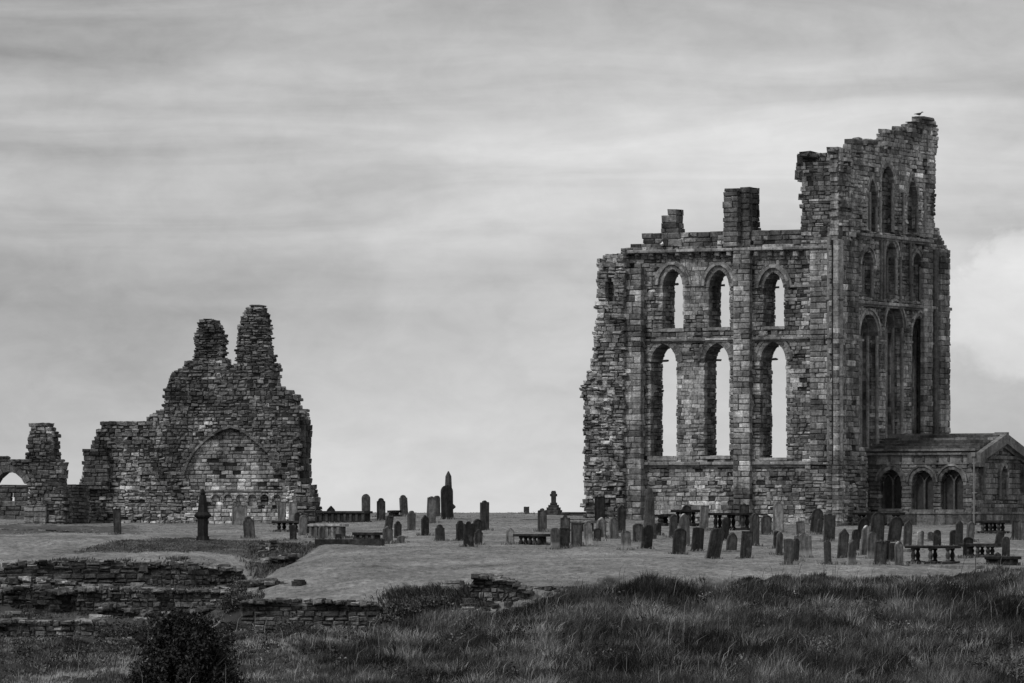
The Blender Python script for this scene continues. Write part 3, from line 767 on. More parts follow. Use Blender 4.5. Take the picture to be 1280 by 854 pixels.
masonry(b, FL, [hullL, arcL, hole_s], .55, course=(.14, .24), length=(.18, .42), proud=.055, j=.03, tone=lt, spread=.30, ragged=.09, pale=.07, dark=.07, patch=.5, back=False, tonefn=belly)
b.build('wall', M_RUBBLE, nave)
b = B()
masonry(b, FL.off(-.20), [hullL, hole_s], 1.5, course=(.17, .24), length=(.24, .5), proud=.02, j=.014, tone=lt * 1.35, spread=.24, ragged=.12, pale=.07, patch=.4, tonefn=belly)
b.build('wall_core', M_STONE, nave)['label'] = 'coursed ashlar filling of the blind arch'
# moulding of the big arch
b = B(); pts = FL.poly([(232, 588), (236, 577), (244, 564), (255, 553), (266, 544), (278, 537.5), (289, 534.5), (300, 538), (311, 545.5), (322, 555), (334, 566)])
voussoirs(b, FL, pts, FL.uv(285, 600)[0], FL.uv(285, 600)[1], .11, -.4, .05, lt * .8, .01, 1, .02)
b.build('arch_moulding', M_SMOOTH, nave)
# blind arcade under a string course
b = B(); G = FL.off(.0)
band_p = G.poly([(256, 628), (256, 614), (358, 613), (358, 628)])
hs = []
for k in range(6):
    xc = 270 + k * 15.2
    w = win(G, xc - 5.5, xc + 5.5, 618, 624, 628.5); hs.append(w)
masonry(b, G, [band_p] + [opening(w['uc'], w['hw'], w['sill'], w['spring'], w['apex']) for w in hs], .19, course=(.16, .2), length=(.3, .6), proud=.015, j=.006, tone=lt * 2.3, spread=.15, ragged=.02, back=False, pale=.05, dark=.03, patch=.2)
for w in hs: voussoirs(b, G, arc_pts(w['uc'], w['hw'], w['spring'], w['apex'] - w['spring'], 5), w['uc'], w['spring'], .07, -.15, .05, lt * 1.3, .004, 1, 0)
b.build('blind_arcade', M_SMOOTH, nave)
band(FL, 254, 359, 613.5, 612.5, .09, .06, lt * .9, 'string_course', None, nave, False)
# pinnacles
def pin(poly, tone=lt * .8):
    b = B()
    masonry(b, FL.off(-.25), [FL.poly(poly)], 1.15, course=(.09, .17), length=(.15, .42), proud=.10, j=.03, tone=tone, spread=.30, ragged=.065, pale=.04, dark=.1, patch=.5)
    b.build('pinnacle', M_RUBBLE, nave)
pin([(238, 462), (240, 440), (241, 430), (239, 421), (244, 411), (246, 403), (251, 399), (257, 398), (267, 401), (271, 408), (274, 418), (276, 430), (275, 446), (281, 462)])
pin([(289, 488), (292, 470), (294, 455), (293, 440), (295, 420), (296, 405), (302, 394), (306, 384), (314, 380.5), (323, 381), (325, 386), (329, 395), (332, 410), (333, 435), (337, 447), (337, 488)])
# side blocks
b = B(); G = FL.off(.35)
masonry(b, G, [G.poly([(104, 612), (103.5, 563), (128, 561), (134, 568), (134, 612)])], 1.2, course=(.18, .28), length=(.3, .7), tone=lt * .55, ragged=.05, proud=.05)
b.build('buttress', M_RUBBLE, nave)
b = B(); G = FL.off(.5)
masonry(b, G, [G.poly([(366, 672), (366, 625), (370, 612), (380, 606), (389, 611), (391, 625), (392, 640), (390, 672)])], 1.6, course=(.16, .3), length=(.25, .7), tone=lt * .6, ragged=.1, proud=.10, j=.03)
b.build('buttress', M_RUBBLE, nave)
b = B(); G = FL.off(-.35)
masonry(b, G, [G.poly([(373, 640), (373, 524), (380.5, 523), (380.5, 640)])], 1.5, course=(.25, .4), length=(.3, .6), tone=lt * .5, ragged=.02, proud=.03)
b.build('buttress', M_STONE, nave)
# foot of the wall
b = B(); G = FL.off(.3)
masonry(b, G, [G.poly([(84, 676), (84, 656), (130, 655), (200, 656), (240, 655), (300, 656), (366, 656), (366, 676)])], .9, course=(.14, .24), length=(.3, .8), tone=lt * .7, ragged=.1, proud=.08, j=.03)
b.build('plinth', M_RUBBLE, nave)

# ------------------------------------------------------------------ arched fragment at the far left
FA = Frame(at(55, HOR, 301), EL_U, EL_N)
arch = empty('arch_ruin', (FA.o.x, FA.o.y, ground(55, 301)), 'rubble pier with a broken arch springing from it, at the left edge', 'ruin')
hull = FA.poly([(-26, 578), (-22, 569), (0, 571), (6, 574), (30, 575), (34, 563), (34, 545), (38, 531), (43, 528.5), (61, 529), (65, 540), (67, 556), (67, 573), (73, 576), (77, 590), (77, 606), (80, 630), (80, 672), (34, 672), (35, 604), (29, 594), (19, 586), (6, 585), (-4, 590), (-13, 604), (-26, 606)])
b = B(); masonry(b, FA, [hull], 1.2, course=(.15, .25), length=(.2, .45), proud=.06, j=.028, tone=lt * .75, spread=.30, ragged=.09, patch=.5, tonefn=lambda u, v: 1.0)
b.build('pier', M_RUBBLE, arch)
b = B(); masonry(b, FA.off(.2), [FA.poly([(32, 672), (31, 632), (58, 632), (59, 672)])], .6, course=(.24, .32), length=(.35, .6), tone=lt * 1.8, spread=.2, ragged=.04, back=False, patch=.2)
b.build('ashlar_footing', M_STONE, arch)
b = B(); pts = FA.poly([(-9, 606), (-4, 598), (4, 591), (12, 589.5), (20, 592), (27, 598), (31, 605)])
voussoirs(b, FA, pts, FA.uv(11, 610)[0], FA.uv(11, 610)[1], .35, -1.15, .06, lt * .7, .02, 1, .03)
b.build('arch_ring', M_RUBBLE, arch)

def wall_thing(name, label, polys, px, D, yaw=12, T=.7, mat=None, cat='wall', group=None, **kw):
    a = R(yaw); F = Frame(at(px, HOR, D), (math.cos(a), -math.sin(a), 0), (-math.sin(a), -math.cos(a), 0))
    b = B(); masonry(b, F, [F.poly(p) for p in polys], T, **kw)
    o = b.build(name, mat or M_RUBBLE); tag(o, label, cat, group); return o, F
wall_thing('boundary_wall', 'plain wall with a narrow slit seen through the broken arch', [[(-50, 662), (-50, 606), (34, 606.5), (34, 662)], [(13.5, 624), (13.5, 613.5), (17, 613.5), (17, 624)]], 0, 318, 5, .6, M_STONE, course=(.2, .3), tone=.10, ragged=.03)
wall_thing('ruined_wall', 'lower wall joining the arch pier to the gable wall', [[(77, 672), (77, 606), (106, 605.5), (106, 672)]], 90, 304, 12, .8, tone=.11, ragged=.04, course=(.14, .25), length=(.22, .55))
wall_thing('boundary_wall', 'low dark wall running away left of the tall priory', [[(684, 652), (686, 642), (715, 640.5), (746, 640), (746, 652)]], 715, 321, 5, .6, M_STONE, course=(.2, .3), tone=.08, ragged=.03)
wall_thing('ledge_wall', 'long low kerb wall below the cross', [[(648, 655), (650, 650), (690, 649.5), (748, 649), (748, 656)]], 700, 305, 8, .5, M_STONE, course=(.2, .26), length=(.6, 1.3), tone=.07, ragged=.03)

def stones(b, F, pts, n, size, tone=.12, spread=.5, lift=0.0):
    """loose stones lying along a line of the photograph, on the top of a wall"""
    seg = []
    for i in range(len(pts) - 1): seg.append(math.hypot(pts[i + 1][0] - pts[i][0], pts[i + 1][1] - pts[i][1]))
    tot = sum(seg)
    for k in range(n):
        d = random.uniform(0, tot); i = 0
        while d > seg[i] and i < len(seg) - 1: d -= seg[i]; i += 1
        f = d / max(seg[i], 1e-6); x = pts[i][0] + f * (pts[i + 1][0] - pts[i][0]); y = pts[i][1] + f * (pts[i + 1][1] - pts[i][1])
        u, v = F.uv(x, y); w = random.uniform(*size); h = w * random.uniform(.35, .7)
        nn = random.uniform(-.6, .15)
        block(b, F, u - w, u + w, v - h + lift, v + h + lift, nn - w, nn + w * .6, stone_tone(tone, spread, .12), w * .16, w * .3)

def ragged_top(poly, amp=2.6, step=9):
    """breaks long edges of an outline up, so that the tops tumble"""
    out = []
    ymax = max(y for _, y in poly)
    for (x0, y0), (x1, y1) in zip(poly, poly[1:] + poly[:1]):
        n = max(1, int(abs(x1 - x0) / step)); out.append((x0, y0))
        for i in range(1, n):
            f = i / n; y = y0 + (y1 - y0) * f
            if y < ymax - 3: y += random.choice((-1, 0, 0, 1, 1.6)) * random.uniform(.3, 1) * amp
            out.append((x0 + (x1 - x0) * f, y))
    return out
def low_wall(name, label, poly, px, D, yaw=6, T=.9, n=40, size=(.1, .25), top=None, tone=.062, **kw):
    a = R(yaw); F = Frame(at(px, HOR, D), (math.cos(a), -math.sin(a), 0), (-math.sin(a), -math.cos(a), 0))
    b = B()
    ar = dict(course=(.13, .24), length=(.17, .40), proud=.05, j=.032, tone=tone * 1.0, spread=.30, ragged=.08, pale=.06, dark=.06, patch=.7, back=False, core=.04, ch=.035); ar.update(kw)
    masonry(b, F, [F.poly(ragged_top(poly))], T, **ar)
    if top: stones(b, F, top, n, size, tone * 1.3, .55)
    o = b.build(name, M_LOW); tag(o, label, 'wall', 'excavated foundation walls'); return o
# the dug-out foundations at the lower left, terrace by terrace
low_wall('foundation_wall', 'tall dark retaining wall under the lawn strip, at the left edge', [(-60, 742), (-60, 712), (0, 710), (20, 707), (50, 703.5), (110, 702), (186, 701), (190, 706), (181, 716), (176, 725), (168, 740)], 80, 261.25, 0, .9, 50, (.08, .2), [(-60, 711), (50, 703), (186, 701)], tone=0.077, length=(.3, .8))
low_wall('foundation_wall', 'tumbled retaining wall right of the dark one, below the obelisk', [(172, 745), (178, 722), (190, 712), (205, 706), (226, 704), (240, 706), (262, 711), (285, 712), (303, 714), (306, 745)], 240, 261.0, 0, .9, 90, (.1, .26), [(178, 722), (205, 706), (240, 706), (303, 713)], tone=0.092)
low_wall('foundation_wall', 'long low wall in the middle of the dug ground', [(95, 772), (97, 740), (110, 737), (150, 741), (195, 738), (250, 740), (292, 740), (296, 772)], 200, 253.2, 0, .8, 120, (.08, .22), [(97, 739), (120, 736), (195, 738), (293, 740)], tone=0.089)
low_wall('foundation_wall', 'broken wall with dark gaps at the left edge', [(-60, 775), (-60, 738), (-10, 737), (2, 748), (18, 746), (30, 733), (52, 731), (60, 738), (78, 740), (84, 752), (92, 744), (98, 742), (98, 775)], 20, 253.6, 0, .9, 70, (.1, .26), [(-60, 738), (0, 742), (30, 733), (60, 735), (98, 742)], tone=0.077)
low_wall('foundation_wall', 'nearest rubble wall left of the dark bush', [(-60, 812), (-60, 790), (8, 786), (14, 776), (36, 774), (48, 777), (60, 784), (75, 776), (100, 778), (128, 777), (140, 784), (162, 786), (168, 796), (172, 812)], 60, 248.2, 0, .8, 110, (.09, .24), [(-60, 789), (14, 776), (60, 779), (130, 777)], tone=0.092)
low_wall('foundation_wall', 'standing block of masonry on the dark retaining wall, far left', [(-60, 745), (-60, 728), (28, 730), (34, 725), (46, 724), (58, 726), (96, 728), (104, 745)], 20, 259.5, 0, .8, 60, (.1, .24), [(-60, 728), (40, 724), (100, 730)], tone=0.077)
low_wall('foundation_wall', 'long coursed wall below the lawn slope, weeds at its foot', [(300, 800), (301, 757), (308, 752), (330, 751), (360, 752.5), (410, 751), (440, 752), (468, 755), (476, 760), (478, 800)], 390, 242.4, 0, .9, 150, (.08, .2), [(303, 754), (340, 751), (400, 752), (470, 756)], tone=0.084, length=(.25, .6))
low_wall('foundation_wall', 'stone ramp edge between the trench and the mound', [(309, 705), (310, 696), (328, 683), (345, 674), (346, 682), (334, 694), (326, 706)], 325, 268.5, 10, .5, 12, (.1, .2), [(310, 696), (345, 674)], tone=0.138)
low_wall('foundation_wall', 'scatter of low foundations in the trench by the lawn edge', [(300, 742), (301, 730), (318, 727), (334, 729), (352, 731), (362, 734), (360, 742)], 330, 251.0, 2, .8, 70, (.1, .26), [(300, 730), (330, 727), (360, 733)], tone=0.100)
low_wall('foundation_wall', 'stubby stone heap in the trench just under the graves', [(308, 722), (312, 704), (330, 700), (352, 699), (368, 694), (374, 698), (350, 710), (330, 718)], 335, 264.5, 8, .8, 70, (.1, .25), [(310, 706), (340, 700), (372, 694)], tone=0.077)
low_wall('foundation_wall', 'squared rubble wall end standing highest on the lawn edge', [(583, 768), (588, 740), (592, 728), (592, 721), (606, 719.5), (612, 724), (628, 725), (638, 727), (641, 735), (660, 739), (664, 768)], 620, 242.1, 0, 1.0, 110, (.10, .24), [(592, 721), (610, 721), (638, 727), (660, 739)], tone=0.107)
low_wall('foundation_wall', 'thin turf-capped ledge of stone right of the rubble wall end', [(636, 752), (640, 738), (662, 735), (690, 733), (716, 733), (719, 740), (690, 744), (660, 752)], 680, 243.0, 2, .8, 50, (.08, .18), [(640, 741), (680, 741), (717, 738)], tone=0.092)
low_wall('foundation_wall', 'stepped line of pale stones running down into the long grass', [(529, 792), (533, 784), (548, 778), (562, 772), (575, 766), (578, 760), (593, 759), (594, 768), (570, 792)], 562, 238.8, 2, .8, 60, (.12, .26), [(530, 786), (560, 773), (590, 760)], tone=0.153)
low_wall('foundation_wall', 'dark footings crossing the grass before the arch pier', [(-60, 690), (-60, 664), (0, 663), (60, 665), (140, 668), (150, 674), (140, 682), (60, 684)], 50, 283, 4, .8, 80, (.1, .25), [(-60, 664), (0, 664), (140, 669)], tone=0.061)
low_wall('foundation_wall', 'short dark cross wall standing end-on between the first two terraces', [(60, 772), (62, 742), (78, 738), (88, 741), (92, 772)], 76, 253.0, -42, 1.2, 30, (.1, .22), [(62, 741), (90, 740)], tone=.05)
low_wall('foundation_wall', 'sloping cross wall at the right end of the dark retaining wall', [(176, 742), (180, 712), (196, 704), (214, 703), (236, 712), (240, 742)], 200, 260.2, 35, 1.3, 40, (.1, .26), [(180, 712), (206, 703), (236, 712)], tone=.07)
low_wall('foundation_wall', 'tumbled corner of wall in front of the long low wall, left of the bush', [(118, 782), (122, 764), (140, 758), (168, 760), (186, 768), (190, 782)], 154, 250.6, 24, 1.1, 50, (.1, .26), [(122, 764), (142, 758), (184, 768)], tone=.075)
low_wall('foundation_wall', 'ruinous stub of wall right above the big dark bush', [(236, 784), (240, 766), (262, 760), (284, 764), (292, 784)], 262, 249.6, -20, 1.0, 40, (.1, .24), [(240, 766), (262, 760), (288, 766)], tone=.065)
# single dressed blocks lying about
for (x, y, D, s, lab) in ((565, 739, 243.6, .5, 'pale squared stone block alone on the lawn edge, left of the rubble wall end'), (372, 731, 250.0, .24, 'dark flat stone lying on the lawn slope')):
    a = at(x, y, D); F = Frame((a.x, a.y, ground(x, D)), (math.cos(.3), -math.sin(.3), 0), (-math.sin(.3), -math.cos(.3), 0)); b = B()
    block(b, F, -s, s, -.3, s * .7, -.5, .2, .22 if x > 500 else .05, .03, .06)
    block(b, F, -s * .6, s * .8, s * .72, s * 1.0, -.45, .1, .14 if x > 500 else .05, .03, .05)
    tag(b.build('stone_block', M_LOW), lab, 'stone')

# fallen stones lying about the dug ground
b = B()
for k in range(520):
    px = random.uniform(-40, 318) if k < 380 else random.uniform(470, 700)
    D = random.choice((random.uniform(247, 253), random.uniform(254, 261), random.uniform(244, 249))) if k < 380 else random.uniform(238.5, 242.5)
    if k >= 380 and px > 600 and D < 241: continue
    s_ = random.uniform(.07, .24) * (1 if random.random() > .1 else 1.7); x = (px - 640) / FPX * D; a = random.uniform(-.6, .6)
    F = Frame((x, D, ground(px, D)), (math.cos(a), -math.sin(a), 0), (-math.sin(a), -math.cos(a), 0))
    block(b, F, -s_, s_ * random.uniform(.6, 1), -.1, s_ * random.uniform(.4, .9), -s_, s_ * .7, stone_tone(.11, .4, .08), s_ * .18, s_ * .3)
tag(b.build('fallen_rubble', M_LOW), 'fallen stones strewn over the dug ground and the step', 'rubble', kind='stuff')

# ------------------------------------------------------------------ the graves
def profile(shape, w, h):
    a = w / 2
    def arc(cx, cz, r, a0, a1, n=9): return [(cx + r * math.cos(a0 + (a1 - a0) * i / n), cz + r * math.sin(a0 + (a1 - a0) * i / n)) for i in range(n + 1)]
    if shape == 'round': top = arc(0, h - a, a, 0, math.pi)
    elif shape == 'low':
        k = .28 * w; top = [(a * math.cos(math.pi * i / 10), h - k + k * math.sin(math.pi * i / 10)) for i in range(11)]
    elif shape == 'shoulder':
        r = a * .66; top = [(a, h - r * 1.25), (a * .8, h - r * 1.12)] + arc(0, h - r, r, .1, math.pi - .1) + [(-a * .8, h - r * 1.12), (-a, h - r * 1.25)]
    elif shape == 'lobed':
        r = a * .5; top = [(a, h - r * 1.5)] + arc(a * .76, h - r * 1.35, a * .24, 0, math.pi * .9, 5) + arc(0, h - r, r, .0, math.pi) + arc(-a * .76, h - r * 1.35, a * .24, math.pi * .1, math.pi, 5) + [(-a, h - r * 1.5)]
    elif shape == 'gothic':
        k = w * .72; top = [(x, z) for x, z in reversed(arc_pts(0, a, h - k, k, 7))]
    elif shape == 'peak': top = [(a, h - .32 * w), (a * .9, h - .30 * w), (0, h), (-a * .9, h - .30 * w), (-a, h - .32 * w)]
    elif shape == 'ogee':
        top = [(a, h - .62 * w), (a * .96, h - .5 * w), (a * .8, h - .38 * w), (a * .52, h - .26 * w), (a * .26, h - .13 * w), (0, h), (-a * .26, h - .13 * w), (-a * .52, h - .26 * w), (-a * .8, h - .38 * w), (-a * .96, h - .5 * w), (-a, h - .62 * w)]
    elif shape == 'tab':
        top = [(a, h - .16 * w), (a * .72, h - .16 * w), (a * .66, h - .08 * w)] + arc(0, h - a * .4, a * .4, .15, math.pi - .15, 6) + [(-a * .66, h - .08 * w), (-a * .72, h - .16 * w), (-a, h - .16 * w)]
    else: top = [(a, h - .01), (a * .3, h + random.uniform(-.03, .02)), (-a * .4, h + random.uniform(-.03, .02)), (-a, h - .02)]
    return [(-a, -.35), (a, -.35)] + top
def slab_mesh(name, prof, t, tone, pale_foot=0.0, bev=.018, panel=0, cap=0):
    bm = bmesh.new(); ly = bm.verts.layers.float.new('pan')
    f = [bm.verts.new((x, -t / 2, z)) for x, z in prof]; k = [bm.verts.new((x, t / 2, z)) for x, z in prof]
    bm.faces.new(f); bm.faces.new(list(reversed(k)))
    n = len(prof)
    for i in range(n): bm.faces.new((f[i], k[i], k[(i + 1) % n], f[(i + 1) % n]))
    bmesh.ops.remove_doubles(bm, verts=bm.verts, dist=.002)
    bmesh.ops.recalc_face_normals(bm, faces=bm.faces)
    pan = set()
    if panel:       # a sunk inscription field inside a raised border
        ff = max((q for q in bm.faces if q.normal.y < -.9), key=lambda q: q.calc_area(), default=None)
        if ff:
            bmesh.ops.inset_region(bm, faces=[ff], thickness=panel, depth=0)
            cxm = ff.calc_center_median()
            r2 = bmesh.ops.inset_region(bm, faces=[ff], thickness=.012, depth=-.014)
            pan = set(ff.verts)
    for v in pan: v[ly] = 1
    ed = [e for e in bm.edges if abs(e.verts[0].co.y - e.verts[1].co.y) < 1e-6 and abs(abs(e.verts[0].co.y) - t / 2) < 1e-5 and len(e.link_faces) == 2 and abs(e.link_faces[0].normal.dot(e.link_faces[1].normal)) < .5]
    bmesh.ops.bevel(bm, geom=ed, offset=bev, segments=2, affect='EDGES', clamp_overlap=True)
    # weathering knocks the outline about a little
    sd = Vector((random.uniform(0, 50), 0, random.uniform(0, 50)))
    for v in bm.verts:
        q = noise.noise_vector(v.co * 4 + sd) * .022 + noise.noise_vector(v.co * 11 + sd) * .008; v.co += Vector((q.x, q.y * .4, q.z))
    pv = [v[ly] for v in bm.verts]
    hmax = max(v.co.z for v in bm.verts)
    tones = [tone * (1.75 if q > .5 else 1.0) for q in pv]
    if cap: tones = [.3 if v.co.z > hmax - .13 and v.co.x < 0 and q < .5 else k for v, q, k in zip(bm.verts, pv, tones)]  # sunlight on the upper-left top, put into the tone
    m = bpy.data.meshes.new(name); bm.to_mesh(m); bm.free()
    a = m.attributes.new('tone', 'FLOAT', 'POINT'); a.data.foreach_set('value', np.array(tones, np.float32))
    a = m.attributes.new('foot', 'FLOAT', 'POINT'); a.data.foreach_set('value', np.full(len(m.vertices), pale_foot, np.float32))
    return m
# gravestone surface: sooty, streaked down from the top, some bleached at the foot, faint lines of worn lettering
mg, t, p = new_mat('headstone_sandstone')
a = attr(t, 'tone'); ft = attr(t, 'foot')
oi = N(t, 'ShaderNodeObjectInfo')
c = N(t, 'ShaderNodeTexCoord'); ad = N(t, 'ShaderNodeVectorMath', operation='ADD'); L(t, c, 'Object', ad, 0)
cx = N(t, 'ShaderNodeCombineXYZ'); 
for i in range(3): t.links.new(MA(t, 'MULTIPLY', oi.outputs['Random'], 37.0 + 11 * i), cx.inputs[i])
L(t, cx, 0, ad, 1)
def gn_(scale, vec, detail=5, rough=.65):
    m = N(t, 'ShaderNodeMapping'); m.inputs['Scale'].default_value = vec; L(t, ad, 0, m, 0)
    n = N(t, 'ShaderNodeTexNoise'); n.inputs['Scale'].default_value = scale; n.inputs['Detail'].default_value = detail; n.inputs['Roughness'].default_value = rough; L(t, m, 0, n, 0); return n.outputs[0]
st = ramp(t, gn_(4, (2, 2, .35)), [(.3, .5), (.5, 1), (.7, 1.7)])
mo = ramp(t, gn_(7, (1, 1, 1)), [(.3, .6), (.7, 1.35)])
li = ramp(t, gn_(3, (1, 1, 1), 6, .7), [(.57, 0), (.68, .04)])
sp = N(t, 'ShaderNodeSeparateXYZ'); L(t, c, 'Object', sp, 0)
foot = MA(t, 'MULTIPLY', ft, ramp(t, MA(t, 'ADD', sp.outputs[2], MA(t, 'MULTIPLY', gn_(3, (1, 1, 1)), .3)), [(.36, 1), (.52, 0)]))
g = MA(t, 'ADD', MA(t, 'ADD', MA(t, 'MULTIPLY', a, MA(t, 'MULTIPLY', st, mo)), li), MA(t, 'MULTIPLY', foot, .16))
t.links.new(g, p.inputs['Base Color']); bump(t, p, gn_(18, (1, 1, 1), 6, .7), .8, .02)

def headstone(x0, x1, yt, yb, shape, tone, tilt, label, yaw=None, foot=0, t=None, D=None, name='headstone'):
    xc = (x0 + x1) / 2; D = D or gD(xc, yb)
    if 340 < xc < 380 and yb < 656: D = 301.2
    k = D / FPX
    yaw = random.uniform(30, 52) if yaw is None else yaw
    th = t or random.uniform(.13, .19)
    wv = (x1 - x0) * k; cy, sy = math.cos(R(yaw)), math.sin(R(yaw))
    w = max((wv - th * sy) / cy, .30)
    h = (yb - yt) * k
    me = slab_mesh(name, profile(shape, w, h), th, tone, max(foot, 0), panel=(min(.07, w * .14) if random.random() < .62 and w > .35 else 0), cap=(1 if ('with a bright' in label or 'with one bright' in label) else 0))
    me.materials.append(mg)
    o = bpy.data.objects.new(name, me); COL.objects.link(o)
    loc = at(xc, yb, D); loc.z = ground(xc, D) - .02
    loc.x -= math.sin(R(tilt)) * h * .25
    lean = random.uniform(-5, 7); tilt += random.gauss(0, .9)
    o.matrix_world = Matrix.Translation(loc) @ Matrix.Rotation(R(tilt), 4, 'Y') @ Matrix.Rotation(R(yaw), 4, 'Z') @ Matrix.Rotation(R(lean), 4, 'X')
    return tag(o, label, 'headstone', 'headstones in the churchyard')
K, DK, MD, LT, VL = .025, .042, .075, .105, .145
